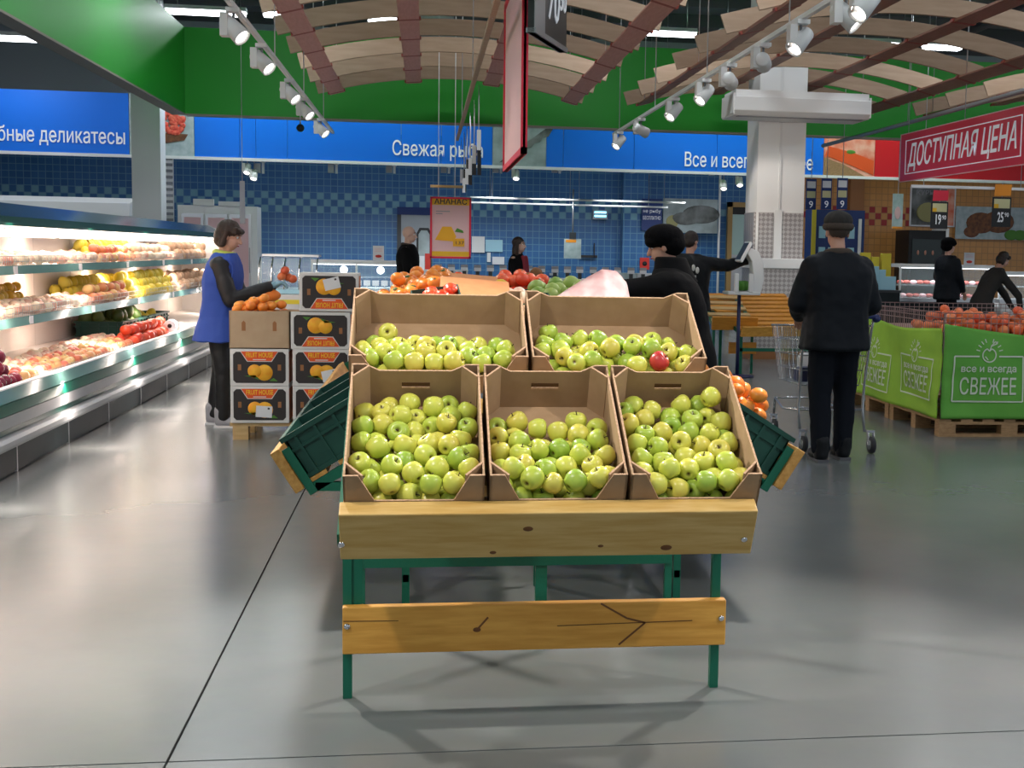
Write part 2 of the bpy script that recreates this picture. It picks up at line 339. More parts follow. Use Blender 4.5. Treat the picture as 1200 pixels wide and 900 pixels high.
# ------------------------------------------------------------------ fascia signs
YF = 24.0
def fascia(name, label, x0, x1, m, seams=(), cat='sign'):
    t = thing(name, label, cat, ((x0+x1)/2, YF, 2.9)); xc = (x0+x1)/2
    xs = [x0]+[s for s in seams if x0 < s < x1]+[x1]
    for p,q in zip(xs, xs[1:]):
        obj('panel', MB().box(p-xc+.004,q-xc-.004,0,.06,0,1.0), m, t)
    obj('lower_trim', MB().box(x0-xc,x1-xc,-.02,.08,-.05,0), 'white_paint', t)
    return t, xc
SEAM = [W(x,185,YF).x for x in (281,300,337,470,517,660,743,840,1120)]
def wx(x): return W(x,190,YF).x
t, xc = fascia('fascia_sign','blue fascia sign reading бные деликатесы left of white pillar', wx(-160), wx(152), 'blue_sign', [-9,-7.2])
text('lettering','бные деликатесы', .345,'white_letter', t, (W(-3,168,YF).x-xc,-.012,.165), width=W(146,168,YF).x-W(-3,168,YF).x, bold=.002)
t, xc = fascia('fascia_picture','food photo panel with red caviar and bread beside white pillar', wx(152), wx(228), 'sauce_grey', cat='picture')
cav = MB()
for k in range(60):
    a_ = random.random()*2*PI; rr = math.sqrt(random.random()); cav.ball((.10+rr*.30*math.cos(a_), -.012, .55+rr*.20*math.sin(a_)), .05, 6, 4, sc=(1,.25,1))
obj('caviar_print', cav, 'caviar', t); obj('bread_slice_print', MB().prism([(-.45,.24),(.05,.20),(.36,.26),(.42,.36),(-.45,.38)], -.008, 0), 'bread_print', t)
obj('berry_print', MB().ball((-.02,-.004,.12),.08,12,8,sc=(1,.06,1)), 'caviar', t)
t, xc = fascia('fascia_sign','blue fascia sign with white letters Свежая рыба', wx(228), wx(577), 'blue_sign', SEAM)
text('lettering','Свежая рыба', .345,'white_letter', t, (W(459,181,YF).x-xc,-.012,.125), width=W(565,181,YF).x-W(459,181,YF).x, bold=.002)
t, xc = fascia('fascia_picture','pale fish photo panel behind the hanging hooks', wx(577), wx(640), 'fish_pale', cat='picture')
for k in range(5): obj('fish_print', MB().prism([(-.35+k*.15,.05+.1*k),(-.1+k*.15,.12+.1*k),(.15+k*.12,.35+.1*k),(.18+k*.12,.42+.1*k),(-.15+k*.14,.22+.1*k)], -.006-.001*k, 0), 'fish_dark', t)
t, xc = fascia('fascia_sign','blue fascia sign reading Все и всегда свежее behind guarded pillar', wx(640), wx(965), 'blue_sign', SEAM)
text('lettering','Все и всегда свежее', .345,'white_letter', t, (W(801,194,YF).x-xc,-.012,.085), width=W(951,198,YF).x-W(801,194,YF).x, bold=.002)
t, xc = fascia('fascia_picture','salmon steak photo panel right of guarded pillar', wx(965), wx(1025), 'salmon', cat='picture')
obj('fish_flesh_print', MB().prism([(-.45,.35),(.0,.2),(.46,.02),(.46,.28),(.05,.42),(-.40,.52)], -.008, 0), 'print_red', t)
obj('board_print', MB().prism([(-.47,.0),(.3,.0),(-.1,.2),(-.47,.32)], -.006, 0), 'pallet_wood', t)
obj('herb_print', MB().ball((.02,-.004,.42),.07,10,6,sc=(1.4,.1,.6)), 'print_leaf', t)
fascia('fascia_sign','plain red fascia sign behind the hanging banner', wx(1025), wx(1420), 'red_sign', [9.6,11.4])
# ------------------------------------------------------------------ air unit by the pillar
t = thing('air_curtain','long white air curtain unit mounted on guarded pillar','air curtain',(4.87,17.6,3.25))
obj('housing', MB().prism([(0,.06),(.06,0),(.75,0),(.75,.24),(0,.24)],-.92,.92,axis='x'), 'white_plastic', t, bevel=.008)
obj('top_grille', MB().box(-.9,.9,.03,.72,.24,.33), 'white_paint', t)
for s in (-1,1): obj('end_cap', MB().box(s*.92-.012,s*.92+.012,.02,.74,.02,.28), 'carton_white', t)
obj('bracket', MB().box(-.2,.2,.72,.92,.05,.2), 'steel', t)
obj('outlet_slot', MB().box(-.85,.85,.10,.22,-.006,.004), 'grey_metal', t)
# ------------------------------------------------------------------ wooden arch canopies
def canopy(xc, label, kmax, ribs, rm='rib_wood', Y0=20.2):
    t = thing('arched_slat_canopy', label, 'ceiling canopy', (xc,Y0,3.6))
    hw = 1.885; zz = lambda x: .28*(1-(x/hw)**2)
    n = 18; vs_, fs = [], []
    for i in range(n+1):
        x = -hw+2*hw*i/n; z = zz(x); sl = math.atan(-.56*x/hw/hw)
        for (dy,dz) in ((0,0),(.05,.19),(.075,.185),(.025,-.005)): vs_.append((x-math.sin(sl)*dz*1,dy,z+dz))
    for i in range(n):
        for k in range(4): fs.append((i*4+k,i*4+(k+1)%4,(i+1)*4+(k+1)%4,(i+1)*4+k))
    fs += [(0,1,2,3),(n*4+3,n*4+2,n*4+1,n*4)]
    sm = MB().add(vs_,fs).mesh('slat'); sm.materials.append(M('slat_ply'))
    cl = MB().box(-.125,.125,-.035,.035,-.012,.02).mesh('shade_strip'); cl.materials.append(M('joint_shade'))  # dark strip standing in for the shadow at each slat and rib joint
    for k in range(kmax):
        o = bpy.data.objects.new('slat', sm); COL.objects.link(o); o.parent = t; o.location = (0,-1.35*k,0)
        for rx in ribs:
            c = bpy.data.objects.new('shade_strip', cl); COL.objects.link(c); c.parent = t; c.location = (rx,-1.35*k+.02,zz(rx)-.035); c.rotation_euler = (0,math.atan(.56*rx/hw/hw),0)
    for rx in ribs:
        o = obj('rib', MB().box(-.105,.105,-1.35*(kmax-1)-.4,.15,-.025,0), rm, t, (rx,0,zz(rx)-.02), (0,math.atan(.56*rx/hw/hw),0))
    for k in range(0,kmax,3):
        for rx in (ribs[0],ribs[-1]): obj('hanger_wire', MB().tube([(rx,-1.35*k,zz(rx)),(rx,-1.35*k,2.3)], .006, 5), 'steel', t)
    return t
RB = (-1.63,-.55,.56,1.70)
canopy(.365,'arched slat canopy above the apple island',9,RB)
canopy(4.805,'arched slat canopy above the guarded pillar',9,RB,'rib_unlit')
canopy(9.25,'arched slat canopy at the right edge behind the red banner',5,RB,'rib_unlit')
# ------------------------------------------------------------------ ceiling tubes
lampn = 0
def tube_lamp(x, y, z, wid=1.5, label=None, e=1.0):
    t = thing('ceiling_lamp', label, 'lamp', (x,y,z), 0, 'ceiling tube lamps')
    obj('housing', MB().prism([(-.14,.03),(-.09,.10),(.09,.10),(.14,.03)],-wid/2,wid/2,axis='x'), 'white_paint', t)
    obj('diffuser', MB().prism([(-.13,.03),(-.10,-.03),(.10,-.03),(.13,.03)],-wid/2+.02,wid/2-.02,axis='x'), 'tube_glow', t)
    for s in (-1,1): obj('hanger_rod', MB().tube([(s*wid*.35,0,.10),(s*wid*.35,0,5.95-z)], .01, 5), 'steel', t)
    light('lamp_light','AREA', LAMP_W*e, (.90,.96,1.0), (0,0,-.05), t, (0,0,0), shape='RECTANGLE', size=wid, size_y=.2)
for x0,x1,y,lab in ((194,289,13,'tube lamp above the corner of the green beams'),(-45,43,43,'tube lamp at the far left above the grey wall'),(310,347,17,'short tube lamp seen through the left canopy slats'),
                (430,532,23,'tube lamp crossed by the middle canopy rib'),(742,816,38,'tube lamp in the gap between the two canopies'),(843,905,41,'tube lamp partly hidden by the right canopy'),(968,1054,50,'tube lamp seen through the right canopy slats'),(1082,1126,55,'short tube lamp rightmost behind the right canopy')):
    p, q = W(x0,y,22.9), W(x1,y,22.9); tube_lamp((p.x+q.x)/2, 22.9, p.z, max(.55,q.x-p.x), lab, .52)
for x in (-7.5,-2.2,2.6,7.2,11.5):
    for y in (-3.5,1.5,6.5,11.5,16.5): tube_lamp(x,y,5.5,1.6,'tube lamp in the ceiling rows over the aisles')
# ------------------------------------------------------------------ track lights
def track(x, y0, y1, label):
    t = thing('light_track', label, 'light track', (x,y0,3.1))
    obj('rail', MB().box(-.018,.018,0,y1-y0,0,.035), 'white_paint', t)
    k = y0+1.0
    while k < y1:
        obj('drop_wire', MB().tube([(0,k-y0,.03),(0,k-y0,2.85)], .006, 5), 'steel', t); k += 3.0
def head(p, aim, label, group, e=SPOT_W, up_=.12, size=.9, ang=75):
    p = Vector(p); t = thing('track_spotlight', label, 'spotlight', p, 0, group)
    d = (Vector(aim)-p).normalized(); q = d.to_track_quat('-Z','Y').to_matrix().to_4x4() @ Matrix.Scale(size,4)
    obj('adapter', MB().box(-.05*size,.05*size,-.09*size,.02,up_-.01,up_+.02), 'white_paint', t)
    obj('stem', MB().tube([(0,0,up_),(0,0,.0)], .012*size, 6), 'grey_metal', t)
    obj('can', MB().lathe([(.055,.11),(.062,.10),(.075,-.11),(.066,-.11),(.055,-.075)],14,None,q), 'white_paint', t)
    obj('bulb_face', MB().lathe([(.066,-.082),(.06,-.09)],14,None,q), 'spot_glow', t)
    obj('ballast_box', MB().box(-.10,-.04,-.06,.06,-.06,.12,None,Matrix.Scale(size,4)), 'carton_white', t)
    light('spot_light','SPOT', e, (1,.90,.80), d*.14*size, t, d.to_track_quat('-Z','Y').to_euler(), spot_size=math.radians(ang), spot_blend=.6, shadow_soft_size=.07)
TL, TR = -1.36, 2.64
track(TL, 3.0, 20.9, 'white light track left of the apple island'); track(TR, 3.0, 19.6, 'white light track right of the apple island')
ordn = ['nearest','second','third','fourth','fifth','sixth','seventh','eighth','farthest']
for i,(x,y) in enumerate([(297,35),(328,73),(352,110),(368,130),(384,152)]):
    p = WZ(x,y,2.96); p.x = TL; head(p, p+Vector((.85,-.45,-.85)), '%s visible spotlight on the left light track'%ordn[i], 'left track spotlights')
for i,(x,y) in enumerate([(985,18),(918,47),(884,72),(850,94),(812,110),(776,130),(741,152),(714,166)]):
    p = WZ(x,y,2.96); p.x = TR; head(p, Vector((4.85,18.5,2.1)) if i in (2,3,6) else p+Vector((.8 if i == 0 else -.75,-.45,-.85)), '%s visible spotlight on the right light track'%ordn[i], 'right track spotlights', SPOT_W*(2.6 if i in (2,3,6) else 1), ang=34 if i in (2,3,6) else 75)
head((TL,6.6,2.96),(.30,4.2,.5),'spotlight on the left light track over the front of the apple island','near track spotlights',NEAR_W*3.0,ang=70)
head((TR,6.6,2.96),(.50,4.2,.5),'spotlight on the right light track over the front of the apple island','near track spotlights',NEAR_W*3.0,ang=70)
head((TL,3.2,2.96),(.40,4.6,.9),'spotlight on the left light track nearest the viewer','near track spotlights',NEAR_W*.9,ang=52)
head((TR,3.2,2.96),(.50,4.6,.9),'spotlight on the right light track nearest the viewer','near track spotlights',NEAR_W*.9,ang=52)
head((TL,8.2,2.96),(.1,7.2,1.1),'spotlight on the left light track over the middle of the island','near track spotlights',NEAR_W*.42,ang=80)
head((TR,8.2,2.96),(.9,7.2,1.1),'spotlight on the right light track over the middle of the island','near track spotlights',NEAR_W*.42,ang=80)
# spotlights under the fascia
for i,x in enumerate((302,388,456,520,581,650,735,828)):
    p = W(x,195,YF+.25); t = thing('fascia_floodlight', 'small grey floodlight under the blue fascia, %s from the left'%ordn[i].replace('nearest','first').replace('farthest','ninth'), 'spotlight', p, 0, 'fascia floodlights')
    obj('box', MB().box(-.05,.05,-.06,.06,-.11,.05), 'grey_metal', t); zu = 2.90-p.z; obj('arm', MB().box(.07,.11,-.02,.02,-.12,zu), 'white_paint', t); obj('bracket', MB().box(.05,.13,-.26,.03,zu-.05,zu), 'white_paint', t)
    light('flood','SPOT', SPOT_W*2.0, (.93,.97,1), (0,.05,-.14), t, (Vector((0,2.4,-2.2))).to_track_quat('-Z','Y').to_euler(), spot_size=math.radians(72), spot_blend=.7, shadow_soft_size=.08)
# ------------------------------------------------------------------ apples and other fruit meshes
def apple_mat(name, cols, calyx=(.10,.06,.015), rough=.32, freckle=True, rad=.0055):
    m, nt, b = node_mat(name); N = nt.nodes.new; L = nt.links.new
    oi = N('ShaderNodeObjectInfo'); r = N('ShaderNodeValToRGB'); e = r.color_ramp.elements
    e[0].color = cols[0]+(1,); e[1].color = cols[-1]+(1,)
    for i,c in enumerate(cols[1:-1]): x = e.new((i+1)/(len(cols)-1)); x.color = c+(1,)
    tc = N('ShaderNodeTexCoord'); n = N('ShaderNodeTexNoise'); n.inputs['Scale'].default_value = 18; n.inputs['Detail'].default_value = 3
    ad = N('ShaderNodeVectorMath'); ad.operation = 'ADD'; L(tc.outputs['Object'], ad.inputs[0]); L(oi.outputs['Location'], ad.inputs[1]); L(ad.outputs[0], n.inputs['Vector'])
    mth = N('ShaderNodeMath'); mth.operation = 'MULTIPLY_ADD'; L(n.outputs[0], mth.inputs[0]); mth.inputs[1].default_value = .75
    sb = N('ShaderNodeMath'); sb.operation = 'SUBTRACT'; L(oi.outputs['Random'], sb.inputs[0]); sb.inputs[1].default_value = .36; L(sb.outputs[0], mth.inputs[2])
    L(mth.outputs[0], r.inputs[0])
    sp = N('ShaderNodeSeparateXYZ'); L(tc.outputs['Object'], sp.inputs[0]); cx = N('ShaderNodeCombineXYZ'); L(sp.outputs[0], cx.inputs[0]); L(sp.outputs[1], cx.inputs[1])
    ln = N('ShaderNodeVectorMath'); ln.operation = 'LENGTH'; L(cx.outputs[0], ln.inputs[0])
    mr = N('ShaderNodeMapRange'); mr.inputs[1].default_value = rad*.45; mr.inputs[2].default_value = rad*1.7; L(ln.outputs['Value'], mr.inputs[0])
    mx = N('ShaderNodeMixRGB'); L(mr.outputs[0], mx.inputs[0]); mx.inputs[1].default_value = calyx+(1,); L(r.outputs[0], mx.inputs[2])
    L(mx.outputs[0], b.inputs['Base Color']); b.inputs['Roughness'].default_value = rough
    b.inputs['Subsurface Weight'].default_value = 0
apple_mat('apple_green', [(.30,.46,.055),(.48,.58,.075),(.62,.64,.10),(.62,.55,.09)])
apple_mat('apple_red', [(.50,.50,.10),(.55,.06,.05),(.45,.02,.03)])
apple_mat('persimmon_skin', [(.80,.20,.02),(.85,.26,.03),(.88,.33,.05)], (.10,.08,.03), .3)
apple_mat('redorange_skin', [(.66,.09,.03),(.76,.16,.05),(.80,.26,.09)], (.12,.08,.03), .3)
apple_mat('tomato_skin', [(.72,.05,.02),(.80,.09,.03),(.82,.14,.05)], (.08,.12,.03), .25)
apple_mat('yellow_fruit', [(.75,.40,.02),(.82,.50,.04),(.80,.55,.10)], (.2,.12,.03), .35)
apple_mat('green_fruit', [(.22,.36,.06),(.33,.46,.09),(.42,.50,.12)], (.08,.08,.03), .4)
apple_mat('dark_green_fruit', [(.06,.11,.02),(.10,.16,.03),(.14,.20,.03)], (.05,.05,.02), .4)
apple_mat('pale_fruit', [(.86,.76,.56),(.86,.66,.50),(.74,.34,.26),(.88,.82,.64)], (.3,.2,.1), .35)
apple_mat('pink_fruit', [(.62,.10,.08),(.72,.28,.12),(.75,.50,.20)], (.2,.1,.05), .35)
apple_mat('plum_skin', [(.14,.012,.03),(.22,.02,.05),(.32,.02,.05)], (.05,.02,.02), .25)
apple_mat('potato_skin', [(.38,.22,.13),(.48,.30,.19),(.50,.36,.25)], (.3,.2,.1), .7)
apple_mat('lemon_skin', [(.80,.58,.03),(.85,.66,.06),(.82,.70,.12)], (.4,.3,.05), .4)
mat('stem_brown',(.05,.032,.014),.8); mat('calyx_green',(.10,.14,.04),.7)
APR = [(.003,-.026),(.010,-.0305),(.018,-.0305),(.0265,-.022),(.0325,-.008),(.0345,.006),(.0315,.019),(.0240,.0275),(.0150,.0300),(.0080,.0275),(.0030,.0205)]
def fruit_mesh(name, prof, m, n=16):
    me = MB().lathe(prof, n).mesh(name); me.materials.append(M(m)); return me
APPLE = fruit_mesh('apple', APR, 'apple_green', 18); APPLE_RED = fruit_mesh('red_apple', APR, 'apple_red', 18)
STEM = MB().tube([(0,0,.018),(.0015,0,.028),(.004,.001,.037)], [.0016,.0014,.002], 5).mesh('stem'); STEM.materials.append(M('stem_brown'))
def round_prof(a=1.0, k=8): return [(max(.0005,math.sin(PI*i/k)), -a*math.cos(PI*i/k)) for i in range(k+1)]
FR = {k: fruit_mesh(k, [(r_*.033, z_*.033) for r_,z_ in round_prof(a_, 7)], m, 10) for k,m,a_ in (
    ('persimmon','persimmon_skin',.82),('redorange','redorange_skin',.88),('tomato','tomato_skin',.88),('yellow','yellow_fruit',.95),('greenf','green_fruit',1.0),('mango','dark_green_fruit',1.35),
    ('pale','pale_fruit',.9),('pink','pink_fruit',.9),('plum','plum_skin',.95),('potato','potato_skin',1.4),('lemon','lemon_skin',1.3))}
CAL = MB().lathe([(.013,.024),(.010,.029),(.003,.031)],5).mesh('calyx'); CAL.materials.append(M('calyx_green'))
def fruit(kind, name, p, label, cat, group, sc=1.0, calyx=False):
    o = bpy.data.objects.new(name, FR[kind]); COL.objects.link(o); o.location = p
    o.rotation_euler = (random.uniform(-.6,.6),random.uniform(-.6,.6),random.random()*6); o.scale = (sc,sc,sc)
    tag(o, label, cat, group)
    if calyx and random.random() < .4:
        c = bpy.data.objects.new('calyx', CAL); COL.objects.link(c); c.parent = o
    return o
def heap(kind, name, label, cat, group, T, wx_, wy_, n, r=.033, h=.10, layers=3, calyx=False, sc=None, fill=1.0):
    """fruit heaped inside a tray wx_ by wy_ (tray frame T): settled by pushing spheres apart"""
    sc = sc or r/.033; P = []
    for k in range(n):
        P.append(Vector((random.uniform(r,wx_-r), random.uniform(r,wy_-r), r+random.random()*h)))
    for it in range(60):
        for i in range(n):
            P[i].z -= .002
            for j in range(i):
                d = P[i]-P[j]; l = d.length
                if l < 1.9*r:
                    d = (d/l if l > 1e-5 else Vector((.3,.4,.8)))*((1.9*r-l)*.5); P[i] += d; P[j] -= d
            P[i].x = min(max(P[i].x,r),wx_-r); P[i].y = min(max(P[i].y,r),wy_-r); P[i].z = max(P[i].z, r)
    for p in P: fruit(kind, name, T @ p, label, cat, group, sc, calyx)

# ------------------------------------------------------------------ cardboard trays
def tray(name, label, T, w, l, h, group, front=.55, back=.86, slot=True, t_=.006, post=.055):
    o = thing(name, label, 'box', (0,0,0), 0, group); o.matrix_world = T
    def wall(nm, poly, y0, y1, axis):
        g = MB().prism(poly, y0, y1, M('cardboard'), None, axis); ww = obj(nm, g, None, o)
        return ww
    obj('base', MB().box(0,w,0,l,0,.006,M('cardboard')), None, o)
    def prof(f, W_, c=.042, s=.045):
        return [(0,0),(W_,0),(W_,h),(W_-c,h),(W_-c-s,h*f),(c+s,h*f),(c,h),(0,h)]
    fwall = wall('front_wall', prof(front,w), 0, t_, 'y'); bw = wall('back_wall', prof(back,w), l-t_, l, 'y')
    if slot:
        obj('hand_slot', MB().box(w/2-.045,w/2+.045,l-t_-.0015,l-t_+.0005,h*.50,h*.50+.018), 'crack', bw)
        obj('slot_flap', MB().box(w/2-.045,w/2+.045,l-t_-.004,l-t_,h*.50-.004,h*.50+.003), 'cardboard_edge', bw)
    for x in (0,w-t_):
        wall('side_wall', [(0,0),(l,0),(l,h),(l-.03,h),(l-.05,h*.97),(.05,h*.97),(.03,h),(0,h)], x, x+t_, 'x')
    # raw edges along the rim
    e = .0018; rim = MB()
    for f,y in ((front,t_/2),(back,l-t_/2)):
        pr = prof(f,w)[2:]; rim_pts = [(a,y,b+.0006) for a,b in pr]
        for a,b in zip(rim_pts, rim_pts[1:]): rim.bar(a,b,t_,.0022,None,(0,0,1))
    for x in (t_/2,w-t_/2): rim.bar((x,0,h*.975),(x,l,h*.975),t_,.0022)
    obj('rim_edge', rim, 'cardboard_edge', o)
    for (x,sx) in ((0,1),(w,-1)):
        for (y,sy) in ((0,1),(l,-1)):
            g = MB().bar((x+sx*post,y+sy*t_,h*.495),(x+sx*t_,y+sy*post*1.2,h*.495),.005,h*.98, M('cardboard'))
            p_ = obj('corner_post', g, None, o)
            obj('post_edge', MB().bar((x+sx*post,y+sy*t_,h*.987),(x+sx*t_,y+sy*post*1.2,h*.987),.006,.003), 'cardboard_edge', p_)
    return o
SL = math.radians(29)
def frame(P0, ang=SL, yaw=0.0):
    return Matrix.Translation(Vector(P0)) @ Matrix.Rotation(yaw,4,'Z') @ Matrix.Rotation(ang,4,'X')
S_AX, N_AX = Vector((0,math.cos(SL),math.sin(SL))), Vector((0,-math.sin(SL),math.cos(SL)))
H1, H2 = .17, .148
boxes = [  # name words, x0, width, P0(y,z), length, height, pixel list origin, list
 ('front row left carton', -.232, .410, (4.012,.624), .58, H1, (300,420),
  [(575,260),(505,275,1),(640,245,1),(715,230),(810,258),(898,222),(990,255),(600,320),(690,285),(755,290,1),(895,285),(515,335),(1005,330),(880,335),(665,360),(765,345,1),(815,318,1),(490,395),(575,385,1),(575,440),(685,420),(755,400,1),(865,375,1),(955,385),(830,415),(905,440),(1010,440),(490,500),(550,505,1),(635,520),(765,475),(875,495,1),(960,500),(850,530),(740,565),(1015,545),(540,580),(650,605),(815,610),(935,598),(730,645,1),(1010,605,1),(690,500,1)]),
 ('front row middle carton', .187, .410, (4.012,.624), .58, H1, (600,420),
  [(25,300),(120,330),(215,345),(300,300),(395,330),(305,370),(30,400),(400,400),(215,430),(135,455),(320,435),(40,470),(435,465),(310,475),(255,520),(370,540),(40,530),(140,545),(455,570),(210,600),(330,595),(85,595),(-5,570),(45,630,1),(150,632,1),(290,625),(405,625),(175,500,1),(-70,370),(-55,450),(-40,555),(-60,605,1),(-30,640,1)]),
 ('front row right carton', .603, .400, (4.012,.624), .58, H1, (600,420),
  [(565,235),(665,255),(520,270),(605,290),(785,240),(865,225),(930,190,2),(740,280,1),(925,275),(850,290),(970,300),(690,360),(745,320),(590,360),(835,350),(930,360),(525,345),(1020,395),(590,425),(695,440),(790,415),(890,420),(980,460),(1050,500,1),(600,500),(710,515),(800,485,1),(910,510),(620,550),(835,555),(1000,550),(745,580),(905,600),(960,600,1),(1095,565),(690,615),(840,612,1),(1040,615),(785,637,1)]),
 ('back row left carton', -.250, .598, (4.640,.940), .435, H2, (300,225),
  [(622,665),(505,745),(575,725),(668,730),(800,720),(900,720),(990,755),(610,775),(700,775),(790,775),(890,770),(1080,775),(555,795),(655,815),(745,820),(850,815),(920,825),(965,800),(1050,815),(1165,755),(1165,803),(600,838,1)]),
 ('back row right carton', .356, .602, (4.640,.940), .435, H2, (600,225),
  [(172,665),(160,715),(240,705),(320,695),(405,715),(495,718),(570,715),(650,710),(155,755),(220,755),(375,765),(460,765),(565,760),(640,765),(725,765),(815,765),(270,800),(290,832),(365,800),(500,785,1),(600,790,1),(695,810,3),(810,815),(590,828),(420,810,1),(540,800,1)]),
]
CAMP = Vector((0,0,H))
def on_plane(px, py, P, Nn):
    d = fw + rt*((px-CX)/F) - up*((py-CY)/F); return CAMP + d*((P-CAMP).dot(Nn)/d.dot(Nn))
for bn, x0, bw, (py0,pz0), bl, bh, (ox,oy), lst in boxes:
    T = frame((x0,py0,pz0)); Ti = T.inverted(); frontrow = 'front' in bn
    tray('cardboard_tray', 'brown cardboard apple tray, the %s on the wooden stand'%bn.replace('carton','one'), T, bw-.006, bl, bh, 'cardboard apple trays on the front stand', front=.46, slot=frontrow)
    r = .0338; P, fixed, kindl = [], [], []
    for it in lst:
        px, py = ox+it[0]/4, oy+it[1]/4; k = it[2] if len(it)>2 else 0
        n_ = .082
        for _ in range(3):
            q = Ti @ on_plane(px,py,T @ Vector((0,0,n_)),N_AX); f_ = min(max(q.y/bl,0),1)
            n_ = (.098-.055*f_) if frontrow else (.088-.050*f_)
            if k == 1: n_ -= .022
            if k == 2: n_ += .05
        q.x = min(max(q.x,.006+r),bw-.012-r); q.y = min(max(q.y,.01+r),bl-.01-r); P.append(q); fixed.append(True); kindl.append(k)
    top = list(P); sy = 0; yy = .045
    while yy < bl*(.80 if frontrow else .62):
        xx = .045 + (.034 if sy%2 else 0)
        while xx < bw-.04:
            c = Vector((xx+random.uniform(-.006,.006), yy+random.uniform(-.006,.006), .036))
            if min((c-t_).length for t_ in top) > .048: P.append(c); fixed.append(False); kindl.append(0)
            xx += .070
        yy += .061; sy += 1
    for it in range(40):
        for i in range(len(P)):
            for j in range(i):
                d = P[i]-P[j]; l = d.length
                if l < 2*r*.985:
                    d = d/max(l,1e-5)*(2*r*.985-l)
                    if fixed[i] == fixed[j]: P[i] += d*.5; P[j] -= d*.5
                    elif fixed[i]: P[j] -= d*.8; P[i] += d*.2
                    else: P[i] += d*.8; P[j] -= d*.2
            c = P[i]; c.x = min(max(c.x,.006+r),bw-.012-r); c.y = min(max(c.y,.008+r),bl-.008-r); c.z = max(c.z,.006+r*.95)
    for q,k in zip(P,kindl):
        red = k == 3
        o = bpy.data.objects.new('apple', APPLE_RED if red else APPLE); COL.objects.link(o)
        s_ = random.uniform(.95,1.06); o.scale = (s_,s_,s_*random.uniform(.93,1.02)); o.location = T @ q
        o.rotation_euler = Euler((random.gauss(-.5,.7),random.gauss(0,.7),random.random()*6.3))
        if red: o.rotation_euler = (.9,.2,1.0)
        lab = 'red-cheeked apple among yellow-green apples in the back row right tray' if red else ('single apple perched highest at the back of the front right tray' if k == 2 else 'yellow-green apple %s %s of the %s'%(('near the front','across the middle','towards the back')[min(2,int(q.y/(bl*.34)))],('left','centre','right')[min(2,int(q.x/(bw/3)))],bn.replace('carton','tray')))
        tag(o, lab, 'apple', 'apples in the '+bn)
        s2 = bpy.data.objects.new('stem', STEM); COL.objects.link(s2); s2.parent = o
# ------------------------------------------------------------------ front stand
def plank(name, parent, x0, x1, y0, y1, z0, z1, m, knots=(), T=None, face_y=None):
    p = obj(name, MB().box(x0,x1,y0,y1,z0,z1,None,T), m, parent, bevel=.004)
    for (kx,kz,kr) in knots:
        g = MB().lathe([(kr,0),(kr*.9,.0012)],12,None, (T or Matrix()) @ Matrix.Translation((kx,y0+.0003,kz)) @ Matrix.Rotation(PI/2,4,'X') @ Matrix.Diagonal((1.3,.8,1,1)))
        obj('knot', g, 'knot', p)
    return p
def bolt(parent, p, d=(0,-1,0), r=.008):
    q = Vector(d).to_track_quat('Z','Y').to_matrix().to_4x4()
    return obj('bolt', MB().lathe([(r*1.3,0),(r*1.3,.002),(r,.004),(r*.5,.006)],10,None,Matrix.Translation(Vector(p)) @ q), 'chrome', parent)
st = thing('produce_stand','green steel and pine produce stand holding the apple trays','display stand',(.36,4.3,0))
st.location = (0,0,0)
TP = frame((0,4.012,.624))
plank('upper_front_plank', st, -.243, .985, -.062, -.002, -.090, .080, 'pine_x', [(.30,.02,.012),(.72,-.06,.014),(.20,-.07,.008),(.52,-.05,.007)], TP)
lp = plank('lower_front_plank', st, -.253, .972, 4.258, 4.296, .155, .306, 'pine', [(.165,.225,.010)])
obj('grain_split', MB().bar((.42,4.2575,.232),(.86,4.2575,.240),.0015,.0025), 'crack', lp); obj('grain_split', MB().bar((-.25,4.2575,.262),(-.08,4.2575,.260),.0015,.002), 'crack', lp)
for a,b_ in (((.56,.302),(.645,.252)),((.645,.252),(.705,.236)),((.705,.236),(.62,.165)),((.165,.225),(.20,.265))): obj('grain_figure', MB().bar((a[0],4.2575,a[1]),(b_[0],4.2575,b_[1]),.0015,.006), 'knot', lp)
for x in (-.238,.956):
    bolt(st,(x,4.257,.245)); bolt(st, TP @ Vector((x,-.064,-.03)), -S_AX)
for x0 in (-.254,.932):
    lg = obj('leg', MB().box(x0,x0+.028,4.298,4.326,0,.60), 'green_metal', st)
    obj('leg', MB().box(x0+.002,x0+.030,5.19,5.22,0,1.10), 'green_metal', st)
    sx = x0+.014
    obj('slope_arm', MB().bar(TP @ Vector((sx,-.0,-.069)), TP @ Vector((sx,1.22,-.069)), .03,.045), 'green_metal', st)
    if x0 < 0: obj('gusset_plate', MB().box(x0+.028,x0+.062,4.305,4.32,.24,.60), 'green_metal', st)
obj('leg', MB().box(.425,.470,5.19,5.22,0,1.08), 'green_metal', st)
obj('cross_bar', MB().box(-.25,.96,5.18,5.21,.215,.250), 'green_metal', st)
obj('cross_bar', MB().box(-.25,.96,4.30,4.325,.56,.60), 'green_metal', st)
for k in range(9):
    s0 = .03+k*.14; zt = -.002 if s0 < .58 else -.031
    obj('deck_slat', MB().box(-.24,.96,s0,s0+.085,-.046,zt,None,TP), 'pine_x', st)
obj('end_block', MB().box(.965,.985,4.20,4.30,.50,.60), 'pine_light', st)
